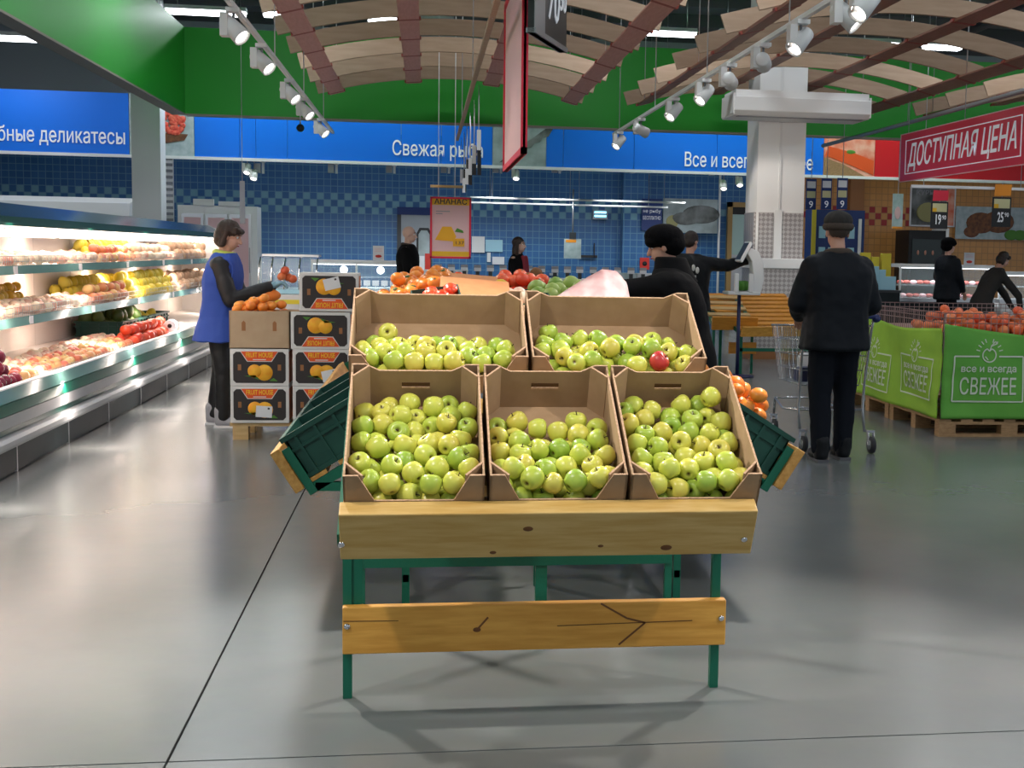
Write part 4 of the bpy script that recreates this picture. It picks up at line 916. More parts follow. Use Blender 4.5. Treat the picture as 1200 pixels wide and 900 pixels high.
def logo(fn, parent, u0, v0, w, h, s=1.0):
    g = MB()
    def seg(a,b_,t_=.012):
        a,b_ = Vector((a[0],a[1],0)),Vector((b_[0],b_[1],0)); n_ = max(1,int((b_-a).length/.04))
        for k in range(n_): g.bar(a.lerp(b_,k/n_), a.lerp(b_,(k+1)/n_), t_, .001, None, (0,0,1))
    c = w/2; gap = .085*s
    for a,b_ in (((0,0),(w,0)),((0,0),(0,h)),((w,0),(w,h)),((0,h),(c-gap,h)),((c+gap,h),(w,h))): seg(a,b_)
    parts_ = [('banner_frame',g)]; g = MB(); parts_.append(('apple_mark',g))
    R = .055*s; cy = h+.01; pts = []
    for k in range(19):
        a = 2*PI*k/18; pts.append((c+R*math.sin(a)*1.05, cy+R*(math.cos(a)-.35*abs(math.sin(a/2))**8*0)-(.022*s if k in (0,18) else 0)))
    for p,q in zip(pts,pts[1:]): seg(p,q,.010)
    seg((c,cy+R*.6),(c+.02*s,cy+R*1.5),.008)
    for p,q in (((c+.012,cy+R*1.3),(c+.07*s,cy+R*1.75)),((c+.012,cy+R*1.3),(c+.05*s,cy+R*2.0)),((c+.05*s,cy+R*2.0),(c+.07*s,cy+R*1.75)),((c-.035*s,cy-.01),(c-.01*s,cy-.038*s))): seg(p,q,.008)
    for k in range(9):
        a = math.radians(-75+150*k/8)
        if abs(k-4) < 1: continue
        seg((c+math.sin(a)*R*1.55, cy+.01+math.cos(a)*R*1.75),(c+math.sin(a)*R*2.15, cy+.01+math.cos(a)*R*2.3),.008)
    g = None
    for txt,hh,vv,ww in (('все и всегда',.050,h*.66,w*.80),('СВЕЖЕЕ',.135,h*.16,w*.80)):
        tm = text_mesh(txt, hh/.72*(1 if txt.isupper() else 1.1), 0.0008, 1, .001, 'CENTER'); xs = [v.co.x for v in tm.vertices]; k_ = ww/(max(xs)-min(xs))
        g = MB(); parts_.append(('lettering',g)); g.add([(v.co.x*k_+c, v.co.y+vv, v.co.z) for v in tm.vertices], [tuple(p.vertices) for p in tm.polygons])
    for nm_,g_ in parts_:
        g_.v = [tuple(fn(u0+a, v0+b_, .011+zz)) for a,b_,zz in g_.v]; obj(nm_, g_, 'fabric_print', parent)
def uz_front(x,y): p = W(x,y,BY-.03); return p.x-BX, p.z
ua, va = uz_front(1116,472); ub, vb = uz_front(1199.5,421)
logo(front_pt, shf, ua, va+.01, ub-ua, vb-va+.01, 1.0)
logo(front_pt, shf, ua+1.05, va+.01, ub-ua, vb-va+.01, 1.0)
def uz_left(x,y):
    d = fw+rt*((x-CX)/F)-up*((y-CY)/F); p = CAMP+d*((BX-.03)/d.x); return BY1-p.y, p.z
for xa,ya,xb,yb in ((1054,458,1093,413),(1008,450,1043,402)):
    a,c_ = uz_left(xa,ya); b_,d_ = uz_left(xb,yb); logo(left_pt, shl, a, c_, max(.5,b_-a), .33, 1.0)
heap('redorange','tangerine','orange tangerine in the wire bin behind the green banner','tangerine','tangerines in the promo bin', Matrix.Translation((BX+.18,BY+.25,.80)), 1.25, 1.2, 150, .047, .24)
for k in range(4):
    o = obj('snack_pack', MB().prism([(-.10,0),(.10,0),(.11,.14),(.09,.20),(-.09,.20),(-.11,.14)],0,.05), 'red_banner', None, (BX+1.35+k*.13,BY+.35+.14*k,.90+.05*k), (-.9,0,-.3))
    tag(o, 'red glossy packet heaped in the right part of the promo bin, %s'%('nearest','second','third','farthest')[k], 'packet','red packets in the promo bin')
# ------------------------------------------------------------------ shopping cart
ct = thing('shopping_cart','chrome shopping cart with dark blue handle pushed by the man in the cap','shopping cart',(2.98,9.62,0),.04)
def wire_loop(g, pts, r=.006): g.tube(pts, r, 6, closed=True)
fr_ = MB()
for s in (-1,1):
    fr_.tube([(s*.26,-.02,.99),(s*.26,.02,.90),(s*.25,.10,.50),(s*.25,.12,.30),(s*.25,.06,.14)],.011,8)
    fr_.tube([(s*.25,.12,.30),(s*.22,.60,.26),(s*.17,.98,.30),(s*.17,1.0,.14)],.010,8)
fr_.tube([(-.25,.12,.30),(.25,.12,.30)],.009,6); fr_.tube([(-.17,.98,.30),(.17,.98,.30)],.009,6); fr_.tube([(-.21,.6,.26),(.21,.6,.26)],.008,6)
obj('chassis', fr_, 'cart_metal', ct)
bk = MB(); top = [(-.27,.02,.93),(.27,.02,.93),(.20,1.02,.88),(-.20,1.02,.88)]; bot = [(-.22,.14,.48),(.22,.14,.48),(.16,.92,.46),(-.16,.92,.46)]
wire_loop(bk, top, .008); wire_loop(bk, bot, .006)
for f_ in (.25,.5,.75): wire_loop(bk, [Vector(a).lerp(Vector(b_),f_) for a,b_ in zip(bot,top)], .004)
for i in range(4):
    j = (i+1)%4; n_ = 10 if i%2==0 else 20
    for k in range(n_+1):
        bk.bar(Vector(bot[i]).lerp(Vector(bot[j]),k/n_), Vector(top[i]).lerp(Vector(top[j]),k/n_), .004)
for k in range(14): bk.bar(Vector(bot[0]).lerp(Vector(bot[3]),k/13), Vector(bot[1]).lerp(Vector(bot[2]),k/13), .004)
obj('wire_basket', bk, 'cart_metal', ct)
obj('handle', MB().tube([(-.29,-.04,1.0),(.29,-.04,1.0)],.017,10), 'cart_blue', ct)
for s in (-1,1): obj('handle_cap', MB().ball((s*.275,-.03,.985),.035,10,6,sc=(1,1,.8)), 'cart_blue', ct)
for x,y in ((-.25,.0),(.25,-.06),(-.17,1.0),(.17,1.0)):
    obj('caster_fork', MB().bar((x-.022,y,.16),(x-.022,y-.03,.06),.005,.035).bar((x+.022,y,.16),(x+.022,y-.03,.06),.005,.035).box(x-.028,x+.028,y-.02,y+.02,.15,.17), 'cart_metal', ct)
    wl = obj('wheel', MB().tube([(x-.016,y-.03,.064),(x+.016,y-.03,.064)],.062,20), 'rubber', ct)
    obj('hub', MB().tube([(x-.019,y-.03,.064),(x+.019,y-.03,.064)],.036,14), 'grey_metal', wl)
for lab,p,m_,sz in (('blue packet at the bottom of the shopping cart',(2.86,9.95,.49),'cart_blue',(.10,.12,.11)),('orange packet beside the blue one in the shopping cart',(2.98,9.93,.49),'print_red',(.06,.08,.16)),('white carton standing in the shopping cart',(2.90,10.15,.49),'paper',(.07,.07,.20)),('yellow bag standing in the shopping cart behind the man',(2.90,9.86,.50),'yellow_box',(.06,.08,.30))):
    o = obj('grocery_pack', MB().prism([(-sz[0],0),(sz[0],0),(sz[0]*1.05,sz[2]*.8),(sz[0]*.7,sz[2]),(-sz[0]*.7,sz[2]),(-sz[0]*1.05,sz[2]*.8)],-sz[1]/2,sz[1]/2), m_, None, p, bevel=.01); tag(o,lab,'groceries','groceries in the cart')
# ------------------------------------------------------------------ wooden slat stands by the pillar
D_ = math.radians
sa = thing('slat_stand','empty orange slatted produce stand in front of the guarded pillar','display stand',(0,0,0))
pA, pB = W(868,388,16.0), W(884,346,17.3); xa0 = pA.x; xa1 = xa0+1.35; za, zb = pA.z, pB.z
an = math.atan2(zb-za,1.3); TS = Matrix.Translation((xa0,16.0,za)) @ Matrix.Rotation(D_(16),4,'Z') @ Matrix.Rotation(an,4,'X')
for k in range(9): obj('slat', MB().box(0,1.35,.02+k*.155,.11+k*.155,0,.022,None,TS), 'orange_slat', sa)
for x in (.0,1.30): obj('slope_tube', MB().box(x,x+.04,0,1.42,-.05,0,None,TS), 'green_metal', sa); obj('leg', MB().box(xa0+x,xa0+x+.035,16.03,16.065,0,za), 'green_metal', sa); obj('leg', MB().box(xa0+x,xa0+x+.035,17.2,17.235,0,zb-.05), 'green_metal', sa)
obj('front_plank', MB().box(0,1.35,-.035,0,-.06,.06,None,TS), 'pine', sa); obj('low_rail', MB().box(xa0,xa0+1.33,16.03,16.06,.28,.32), 'green_metal', sa)
sb_ = thing('slat_stand','pale slatted stand with an orange front plank beside the weighing scale','display stand',(0,0,0))
pA = W(836,372,16.2); TS = Matrix.Translation((pA.x,16.2,pA.z-.08)) @ Matrix.Rotation(an,4,'X')
for k in range(5): obj('slat', MB().box(0,.52,.05+k*.22,.15+k*.22,0,.022,None,TS), 'pine_light', sb_)
obj('front_plank', MB().box(-.02,.54,-.04,0,-.06,.10,None,TS), 'orange_slat', sb_)
for x in (0,.48): obj('slope_tube', MB().box(x,x+.04,0,1.1,-.05,0,None,TS), 'green_metal', sb_); obj('leg', MB().box(pA.x+x,pA.x+x+.03,16.22,16.25,0,pA.z-.1), 'green_metal', sb_); obj('leg', MB().box(pA.x+x,pA.x+x+.03,17.0,17.03,0,pA.z+.2), 'green_metal', sb_)
obj('lower_plank', MB().box(pA.x+.2,pA.x+.54,16.18,16.215,.24,.38), 'orange_slat', sb_)
# ------------------------------------------------------------------ weighing scale
p = W(864,432,16.6); sx, sy = p.x, 15.75
sx = W(864,430,15.75).x
sc_ = thing('weighing_scale','white label printing weighing scale on a blue pole','scale',(sx,sy,0))
obj('pole', MB().tube([(0,0,.02),(0,0,.97)],.022,10), 'pole_blue', sc_); obj('foot', MB().lathe([(.20,0),(.20,.015),(.05,.03)],16), 'pole_blue', sc_)
obj('platform', MB().box(-.17,.22,-.16,.16,.97,1.01), 'white_plastic', sc_, bevel=.01)
for x in (-.07,.10): obj('side_post', MB().box(x-.025,x+.025,-.17,-.12,1.0,1.22), 'white_plastic', sc_, bevel=.01)
obj('column', MB().prism([(.12,1.0),(.24,1.0),(.27,1.15),(.26,1.34),(.20,1.48),(.10,1.52),(.06,1.46),(.12,1.36),(.14,1.2)],-.10,.10), 'white_plastic', sc_, bevel=.012)
Tm = Matrix.Translation((.04,0,1.47)) @ Matrix.Rotation(math.radians(-62),4,'Y') @ Matrix.Rotation(0,4,'Z')
hd = obj('display_head', MB().box(-.13,.13,-.14,.14,-.02,.02,None,Tm), 'white_plastic', sc_, bevel=.008)
obj('screen', MB().box(-.11,.11,-.12,.12,.021,.024,None,Tm), 'dark', hd)
t = thing('leaf_lettuce','bunch of green lettuce lying on the white weighing scale','lettuce',(sx+.02,sy+.02,1.015))
for k in range(7):
    a = k*.9; obj('leaf', MB().ball((.05*math.cos(a),.05*math.sin(a),.06),.075,8,6,sc=(1,.35,.8),T=Matrix.Rotation(a,4,'Z')), 'print_leaf', t)
# ------------------------------------------------------------------ people
def union(parts, voxel, smooth=4, amp=0.0, nscale=9.0, seed=0):
    """parts: ('c',p0,p1,r0,r1[,flat]) tapered limb, ('e',centre,(rx,ry,rz)[,rotx]) ellipsoid, ('l',[(x,y,z,rx,ry)...]) lofted trunk -> one continuous mesh"""
    g = MB()
    for q in parts:
        if q[0] == 'c':
            p0,p1,ra,rb = Vector(q[1]),Vector(q[2]),q[3],q[4]
            g.tube([p0.lerp(p1,k/4) for k in range(5)],[ra+(rb-ra)*k/4 for k in range(5)],12); g.ball(p0,ra,12,8); g.ball(p1,rb,12,8)
        elif q[0] == 'e':
            T_ = Matrix.Translation(Vector(q[1])) @ (Matrix.Rotation(q[3],4,'X') if len(q)>3 else Matrix())
            g.ball((0,0,0),1,16,12,sc=q[2],T=T_)
        else:
            vs_, fs = [], []; n = 20
            for (x,y,z,rx,ry) in q[1]: vs_ += [(x+rx*math.copysign(abs(math.cos(2*PI*k/n))**.8,math.cos(2*PI*k/n)), y+ry*math.copysign(abs(math.sin(2*PI*k/n))**.8,math.sin(2*PI*k/n)), z) for k in range(n)]
            for i in range(len(q[1])-1):
                for k in range(n): fs.append((i*n+k,i*n+(k+1)%n,(i+1)*n+(k+1)%n,(i+1)*n+k))
            fs += [tuple(range(n-1,-1,-1)), tuple((len(q[1])-1)*n+k for k in range(n))]
            g.add(vs_, fs)
    me = g.mesh('u'); o = bpy.data.objects.new('u', me)
    r_ = o.modifiers.new('r','REMESH'); r_.mode = 'VOXEL'; r_.voxel_size = voxel; r_.use_smooth_shade = True
    if smooth: s_ = o.modifiers.new('s','SMOOTH'); s_.iterations = smooth; s_.factor = .5
    out = eval_mesh(o)
    bpy.data.objects.remove(o); bpy.data.meshes.remove(me)
    if amp:
        nrm = [v.normal.copy() for v in out.vertices]
        for v,nv in zip(out.vertices,nrm):
            n_ = noise.noise(Vector((v.co.x*nscale,v.co.y*nscale,v.co.z*nscale*.7+seed)))+.5*noise.noise(v.co*nscale*2.3)
            v.co += nv*(amp*n_)
    out.materials.clear()
    for p in out.polygons: p.use_smooth = True
    return out
def hand_parts(wr, d, side, curl=.5, s=1.0):
    """palm, four fingers of unequal length, thumb from the side of the palm"""
    wr, d = Vector(wr), Vector(d).normalized(); upv = Vector((0,0,1))
    a = d.cross(upv); a = a.normalized() if a.length > .1 else Vector((1,0,0)); b = a.cross(d)*-1        # a: across, b: palm side down
    P = [('c', wr, wr+d*.035*s, .026*s, .030*s)]
    for k in (-1,-.3,.4,1): P.append(('c', wr+d*.03*s+a*.012*k*s, wr+d*.085*s+a*.026*k*s, .015*s, .012*s))
    for k,ln in ((-1.0,.062),(-.33,.076),(.33,.080),(1.0,.068)):
        r0_ = wr+d*.085*s+a*.027*k*s; m1 = r0_+(d*math.cos(curl*.6)+b*math.sin(curl*.6))*ln*.5*s; m2 = m1+(d*math.cos(curl*1.5)+b*math.sin(curl*1.5))*ln*.5*s
        P += [('c',r0_,m1,.0095*s,.0085*s),('c',m1,m2,.0085*s,.007*s)]
    t0 = wr+d*.03*s+a*side*.026*s; t1 = t0+(d*.7+a*side*.7).normalized()*.045*s; t2 = t1+(d*.9+a*side*.2+b*.4).normalized()*.032*s
    P += [('c',t0,t1,.013*s,.010*s),('c',t1,t2,.010*s,.008*s)]
    return P
def join_meshes(name, meshes, mats):
    g = MB()
    for me,m in zip(meshes,mats): g.add([tuple(v.co) for v in me.vertices],[tuple(p.vertices) for p in me.polygons],m,True)
    return g.mesh(name)
def person(label, loc, rotz, h, coat, trousers, shoes, armL, armR, lean=0.0, coat_bottom=.80, bulk=1.0, hat=None, hair=None, head_pitch=0.0, head_yaw=0.0, voxel=.012, gloves=None, skin='skin', sleeves=None, collar=None, step=.06, extra=None, sole='sole', flare=1.0, curl=.7):
    k = h/1.75; t = thing('person', label, 'person', loc, rotz); V = Vector
    def L_(p): p = V(p); p.y += lean*max(0,p.z-.92); return p*k        # upper body leans forward
    S = lambda s,z=1.42,x=.185*1: L_((s*x,0,z))
    # --- body, one continuous surface
    hc = L_((0,.02,1.64)); hp = Matrix.Translation(hc) @ Matrix.Rotation(-head_yaw,4,'Z') @ Matrix.Rotation(-head_pitch,4,'X'); q = lambda p: hp @ (V(p)*k)
    B = [('c',L_((0,-.02,1.42)),hc+V((0,-.01,-.06))*k,.055*k,.052*k), ('l',[(*(L_((0,0,z))[:2]),L_((0,0,z)).z,rx*k,ry*k) for z,rx,ry in ((.90,.15,.10),(1.0,.14,.095),(1.12,.135,.09),(1.28,.16,.105),(1.40,.165,.09),(1.45,.09,.06))])]
    for s in (-1,1):
        hip, kn, an_ = L_((s*.09,0,.93)), V((s*.10,.02+s*step*.5,.50))*k, V((s*.10,s*step-.02,.09))*k
        B += [('c',hip,kn,.075*k,.052*k),('c',kn,an_,.050*k,.036*k),('c',an_,an_+V((0,.10,-.05))*k,.036*k,.028*k)]
        el, wr = (armL if s<0 else armR)[:2]; el, wr = V(el)*k, V(wr)*k
        B += [('c',S(s),el,.046*k,.038*k),('c',el,wr,.036*k,.026*k)]
    hd_ = [('e',q((0,-.012,.03)),(.076*k,.096*k,.092*k)),('e',q((0,.028,-.045)),(.058*k,.066*k,.072*k)),('e',q((0,.055,-.088)),(.030*k,.028*k,.022*k)),
           ('c',q((0,.088,.012)),q((0,.112,-.026)),.010*k,.014*k),('e',q((0,.088,-.058)),(.024*k,.014*k,.010*k)),('e',q((0,.080,.035)),(.05*k,.016*k,.012*k)),
           ('e',q((-.078,-.005,-.01)),(.010*k,.020*k,.032*k)),('e',q((.078,-.005,-.01)),(.010*k,.020*k,.032*k)),('c',q((0,-.01,-.05)),L_((0,-.01,1.47)),.05*k,.05*k)]
    bm_ = union(B, voxel, 3); hm = union(hd_, .006*k, 2); hands = []
    for s in (-1,1):
        A_ = armL if s<0 else armR; el, wr = V(A_[0])*k, V(A_[1])*k; dd = V(A_[2]) if len(A_)>2 else (wr-el)
        hands.append(union(hand_parts(wr, dd, -s, curl, k), .0045*k, 1))
    sk = M(skin); gm = M(gloves) if gloves else sk
    obj('body', join_meshes('body',[bm_,hm,hands[0],hands[1]],[sk,sk,gm,gm]), None, t)
    ey = MB()
    for s in (-1,1): ey.ball(q((s*.030,.076,.012)),.010*k,8,6,M('paper')).ball(q((s*.030,.0845,.012)),.005*k,8,5,M('ink'))
    obj('eyes', ey, None, t); eb = MB()
    for s in (-1,1): eb.tube([q((s*.014,.093,.034)),q((s*.034,.090,.040)),q((s*.05,.078,.034))],.004*k,5)
    obj('eyebrows', eb, 'hair_dark', t)
    mo = MB().tube([q((-.022,.094,-.058)),q((0,.102,-.057)),q((.022,.094,-.058))],[.003*k,.006*k,.003*k],6); obj('lips', mo, 'scarf', t)
    # --- trousers
    TR_ = [('l',[(*(L_((0,0,z))[:2]),L_((0,0,z)).z,rx*k*bulk,ry*k*bulk) for z,rx,ry in ((.86,.165,.12),(.95,.165,.12),(1.04,.155,.11))])]
    for s in (-1,1):
        hip, kn, an_ = L_((s*.085,0,.92)), V((s*.10,.02+s*step*.5,.50))*k, V((s*.10,s*step-.015,.10))*k
        TR_ += [('c',hip,kn,.088*k*bulk,.070*k*bulk),('c',kn,an_,.066*k*bulk,.056*k*bulk)]
    obj('trousers', union(TR_, voxel, 3, .006, 14, 3), trousers, t)
    # --- shoes
    for s in (-1,1):
        an_ = V((s*.10,s*step-.02,0))*k
        sh = obj('shoe', union([('e',an_+V((0,.00,.055))*k,(.052*k,.068*k,.058*k)),('e',an_+V((0,.10,.048))*k,(.054*k,.125*k,.046*k)),('c',an_+V((0,-.01,.06))*k,an_+V((0,-.01,.15))*k,.056*k,.060*k)],.009,2), shoes, t)
        for v in sh.data.vertices: v.co.z = max(v.co.z,.012)
        obj('sole', MB().prism([(an_.x-.042*k,an_.y-.065*k),(an_.x+.042*k,an_.y-.065*k),(an_.x+.052*k,an_.y+.08*k),(an_.x+.045*k,an_.y+.17*k),(an_.x,an_.y+.215*k),(an_.x-.045*k,an_.y+.17*k),(an_.x-.052*k,an_.y+.08*k)],.001,.022*k,axis='z'), sole, sh)
    # --- coat with sleeves
    sec = [(coat_bottom,.21*flare,.165*flare),(.95,.195,.145),(1.08,.185,.135),(1.25,.205,.145),(1.34,.210,.138),(1.41,.195,.120),(1.46,.150,.100),(1.50,.095,.080)]
    CT = [('l',[(*(L_((0,0,z))[:2]),L_((0,0,z)).z,rx*k*bulk,ry*k*bulk) for z,rx,ry in sec])]
    SLV = []
    for s in (-1,1):
        A_ = armL if s<0 else armR; el, wr = V(A_[0])*k, V(A_[1])*k; w2 = el.lerp(wr,.93)
        SLV += [('c',S(s,1.39,.18),el,.070*k*bulk,.060*k*bulk),('c',el,w2,.058*k*bulk,.045*k*bulk),('e',S(s,1.395,.17),(.080*k*bulk,.080*k*bulk,.062*k*bulk))]
    if sleeves: obj('sleeves', union(SLV, voxel, 3, .005, 16, 1), sleeves, t); obj('vest', union(CT, voxel, 4, .008, 8, 2), coat, t)
    else: obj('coat', union(CT+SLV, voxel, 9, .009, 9, 5), coat, t)
    if collar:
        ca = [L_((.085*math.sin(a),-.005+.075*math.cos(a),1.485+.012*math.cos(a+PI))) for a in [2*PI*i/14 for i in range(14)]]
        obj('collar', MB().tube([tuple(c) for c in ca],.030*k,8,closed=True), collar, t)
    # --- head wear, hair
    if hair:
        kind, hm_ = hair
        HR = [('e',q((0,-.022,.045)),(.088*k,.103*k,.092*k))]
        if kind == 'bob': HR += [('c',q((s*.070,-.02,.03)),q((s*.074,-.02,-.085)),.030*k,.030*k) for s in (-1,1)]+[('e',q((0,-.06,-.04)),(.085*k,.062*k,.085*k)),('c',q((-.045,.075,.065)),q((.045,.075,.065)),.026*k,.026*k),('c',q((-.07,.05,.04)),q((.07,.05,.075)),.02*k,.02*k),('c',q((.07,.05,.04)),q((.04,.07,.07)),.02*k,.02*k)]
        if kind == 'long': HR += [('c',q((s*.072,-.01,.03)),q((s*.085,.0,-.26)),.030*k,.028*k) for s in (-1,1)]+[('e',q((0,-.06,-.12)),(.088*k,.055*k,.19*k))]
        if kind == 'full': HR += [('e',q((0,-.05,-.01)),(.080*k,.072*k,.075*k))]
        if kind == 'short': HR = [('e',q((0,-.035,.02)),(.080*k,.082*k,.072*k))]
        obj('hair', union(HR, .008*k, 2, .004, 40, 1), hm_, t)
    if hat == 'cap':
        obj('cap_crown', union([('e',q((0,-.01,.075)),(.104*k,.118*k,.078*k))], .008*k, 2, .002, 30), 'cap_dark', t)
        bn_ = [q((.082*math.sin(a),-.012+.096*math.cos(a),.036)) for a in [2*PI*i/20 for i in range(20)]]
        obj('cap_band', union([('c',bn_[i],bn_[(i+1)%20],.030*k,.030*k) for i in range(20)], .007*k, 2, .002, 50), 'cap_band', t)
    if hat == 'fur':
        obj('fur_hat', union([('e',q((0,-.02,.058)),(.118*k,.135*k,.088*k)),('e',q((0,-.06,.0)),(.108*k,.090*k,.085*k)),('e',q((0,.055,.045)),(.10*k,.062*k,.045*k))], .008*k, 3, .0015, 45), 'fur_black', t)
    if extra: extra(t, k, q, L_)
    return t
D = math.radians
# shop assistant in blue vest, facing right
def ex1(t,k,q,L_):
    for s in (-1,1): obj('vest_edge', MB().tube([tuple(L_((s*.20,.02+.10*math.cos(a),1.33+.12*math.sin(a)))) for a in [2*PI*i/12 for i in range(12)]],.008,6,closed=True), 'vest_blue', t)
person('woman in blue vest and black trousers sorting tangerines by the cartons', (-1.60,11.10,0), -D(94), 1.60, 'vest_blue','black','shoe_grey',
       ((-.20,.14,1.12),(-.10,.44,1.22)), ((.21,.14,1.10),(.10,.45,1.22)), lean=.10, coat_bottom=.74, bulk=1.12, hair=('bob','hair_brown'), head_pitch=.35, head_yaw=.0, voxel=.011, gloves='glove', sleeves='black', collar='lime', flare=1.20, extra=ex1, sole='paper', curl=.9)
for k,(x,y) in enumerate(((330,324),(338,325),(334,317),(343,327))):
    fruit('redorange','tangerine',W(x,y,11.02+.04*(k%2)),'orange tangerine held up in the gloved hands of the woman in the blue vest','tangerine','tangerines in the gloved hands',1.1)
o = obj('tangerine_net', MB().ball((0,0,0),.075,14,8,sc=(1.5,.8,.75)), 'mesh_orange', None, W(312,346,11.0)); tag(o,'orange net bag hanging from the gloved hands of the woman in the blue vest','net bag')
# man in the cap, seen from behind
person('man in dark jacket and wool cap seen from behind pushing the cart', (2.83,9.22,0), D(2), 1.71, 'navy_coat','dark_jeans','black_leather',
       ((-.28,.02,1.13),(-.18,.30,1.02)), ((.28,.02,1.13),(.22,.30,1.02)), coat_bottom=.80, bulk=1.25, hat='cap', hair=('short','cap_band'), voxel=.012, collar='cap_band', step=.05, flare=.98)
# woman in black fur hat
def ex3(t,k,q,L_): obj('stand_collar', union([('l',[(*L_((0,-.01,z))[:2],L_((0,-.01,z)).z,r_,r_*.95) for z,r_ in ((1.40,.15),(1.47,.125),(1.54,.105),(1.57,.10))])],.012,4), 'black_coat', t)
person('woman in black coat and black fur hat reaching over the fruit', (1.56,8.05,0), D(80), 1.57, 'black_coat','black','black_leather',
       ((-.20,.42,1.34),(-.12,.72,1.33)), ((.22,.40,1.30),(.08,.66,1.30)), lean=.22, coat_bottom=.45, bulk=1.32, hat='fur', hair=('short','hair_dark'), head_pitch=.30, voxel=.013, collar='fur_black', extra=ex3)
# customer at the scale
def ex4(t,k,q,L_):
    for i in range(5):
        a = .0+.06*i; obj('back_print', MB().ball(L_((a,-.165,1.30+.03*(i%2))),.028,8,6,sc=(1,.3,1.4)), 'jacket_print', t)
    obj('back_print', MB().box(.0,.22,-.178,-.165,1.16,1.19), 'jacket_print', t)
px_ = W(808,330,15.9)
person('customer in black jacket with pale print reaching for the scale screen', (px_.x,15.9,0), -D(48), 1.68, 'black_leather','dark_jeans','black_leather',
       ((-.24,.10,1.14),(-.2,.28,.98)), ((.32,.34,1.36),(.44,.62,1.44)), coat_bottom=.80, bulk=1.35, hat=None, hair=('full','hair_dark'), voxel=.016, head_pitch=.25, extra=ex4)
# bald man
p = W(478,300,20.6)
person('bald man in black coat walking before the blue tiles', (p.x,20.6,0), -D(100), 1.75, 'black_coat','black','black_leather',
       ((-.24,.02,1.14),(-.2,.16,.90)), ((.24,.04,1.14),(.2,.18,.90)), coat_bottom=.70, bulk=1.15, voxel=.018, head_pitch=.1, hair=None, collar='cap_band', skin='skin_pale')
# girl with long hair
def ex6(t,k,q,L_): obj('scarf', union([('c',L_((-.05,.11,1.44)),L_((-.04,.15,1.10)),.04,.045),('c',L_((.05,.11,1.44)),L_((.05,.15,1.15)),.04,.04)],.014,2), 'scarf', t)
p = W(607,300,20.4)
person('young woman with long brown hair and dark red scarf at the far counter', (p.x,20.4,0), -D(118), 1.62, 'black_coat','black','black_leather',
       ((-.22,.06,1.12),(-.15,.26,1.02)), ((.22,.08,1.12),(.15,.28,1.02)), coat_bottom=.75, bulk=1.0, voxel=.018, hair=('long','hair_brown'), extra=ex6, skin='skin_pale')
# far right man in fur hat
p = W(1111,300,21.2)
person('man in dark coat and fur hat before the meat counter at right', (p.x,21.2,0), -D(65), 1.76, 'navy_coat','dark_jeans','black_leather',
       ((-.24,.02,1.14),(-.2,.16,.92)), ((.24,.04,1.14),(.2,.18,.92)), coat_bottom=.78, bulk=1.1, voxel=.018, hat='fur')
p = W(1150,330,19.6)
person('dark-haired person in grey-black coat bending over at the far right', (p.x,19.6,0), -D(80), 1.55, 'cap_dark','black','black_leather',
       ((-.20,.62,1.02),(-.12,.72,.80)), ((.20,.62,1.02),(.12,.72,.80)), lean=.55, coat_bottom=.72, bulk=1.1, voxel=.018, hair=('bob','hair_dark'), head_pitch=.5)
# ------------------------------------------------------------------ far counters, notices and fittings
def R(x0,y0,x1,y1,Y):
    a, b_ = W((x0+x1)/2,y1,Y), W((x0+x1)/2,y0,Y); return W(x0,(y0+y1)/2,Y).x, W(x1,(y0+y1)/2,Y).x, a.z, b_.z
def board(name, label, cat, px, Y, m, t_=.02, group=None, frame=None):
    x0,x1,z0,z1 = R(*px,Y); t = thing(name, label, cat, ((x0+x1)/2,Y,z0), 0, group); w,h = x1-x0,z1-z0
    obj('panel', MB().box(-w/2,w/2,0,t_,0,h), m, t)
    if frame:
        f_, fm = frame
        for a in ((-w/2-f_,-w/2,-f_,h+f_),(w/2,w/2+f_,-f_,h+f_),(-w/2,w/2,-f_,0),(-w/2,w/2,h,h+f_)): obj('frame_bar', MB().box(a[0],a[1],-.008,t_+.004,a[2],a[3]), fm, t)
    return t, w, h
# left: wall refrigerators behind the case
x0,x1,z0,z1 = R(-40,236,152,251,23.4)
t = thing('wall_refrigerator','white canopied wall refrigerator seen above the green case at far left','refrigerator',((x0+x1)/2,23.4,0)); w = (x1-x0)/2
obj('canopy', MB().prism([(-.05,z0),(.0,z1),(.6,z1+.1),(.6,z0)],-w,w,axis='x'), 'white_paint', t); obj('back', MB().box(-w,w,.5,.6,0,z0), 'case_back', t)
obj('base', MB().box(-w,w,-.1,.6,0,.6), 'white_paint', t)
for z in (1.0,1.4,1.75): obj('shelf', MB().box(-w,w,.1,.5,z,z+.03), 'white_paint', t)
for k in range(26):
    o = obj('sausage_pack', MB().box(-.09,.09,0,.12,0,.2), 'sausage' if k%3 else 'paper', None, (x0+.15+k*(x1-x0-.3)/26,23.55,1.785), bevel=.02); tag(o,'small meat pack on the top shelf of the far wall refrigerator','package','meat packs in the wall refrigerator')
t, w, h = board('wall_panel','white ribbed wall panel just right of the white pillar','panel',(190,183,203,300),26.0,'white_paint',.1)
for k in range(12): obj('rib', MB().box(-w/2,w/2,-.015,0,h*.35+k*.11,h*.35+k*.11+.05), 'grey_metal', t)
x0,x1,z0,z1 = R(208,241,301,300,22.6)
t = thing('glass_door_cooler','white cooler with lit glass doors behind the woman in the blue vest','refrigerator',((x0+x1)/2,22.6,0)); w = (x1-x0)/2
obj('cabinet', MB().box(-w,w,.04,.6,0,z1), 'white_paint', t); n_ = 3
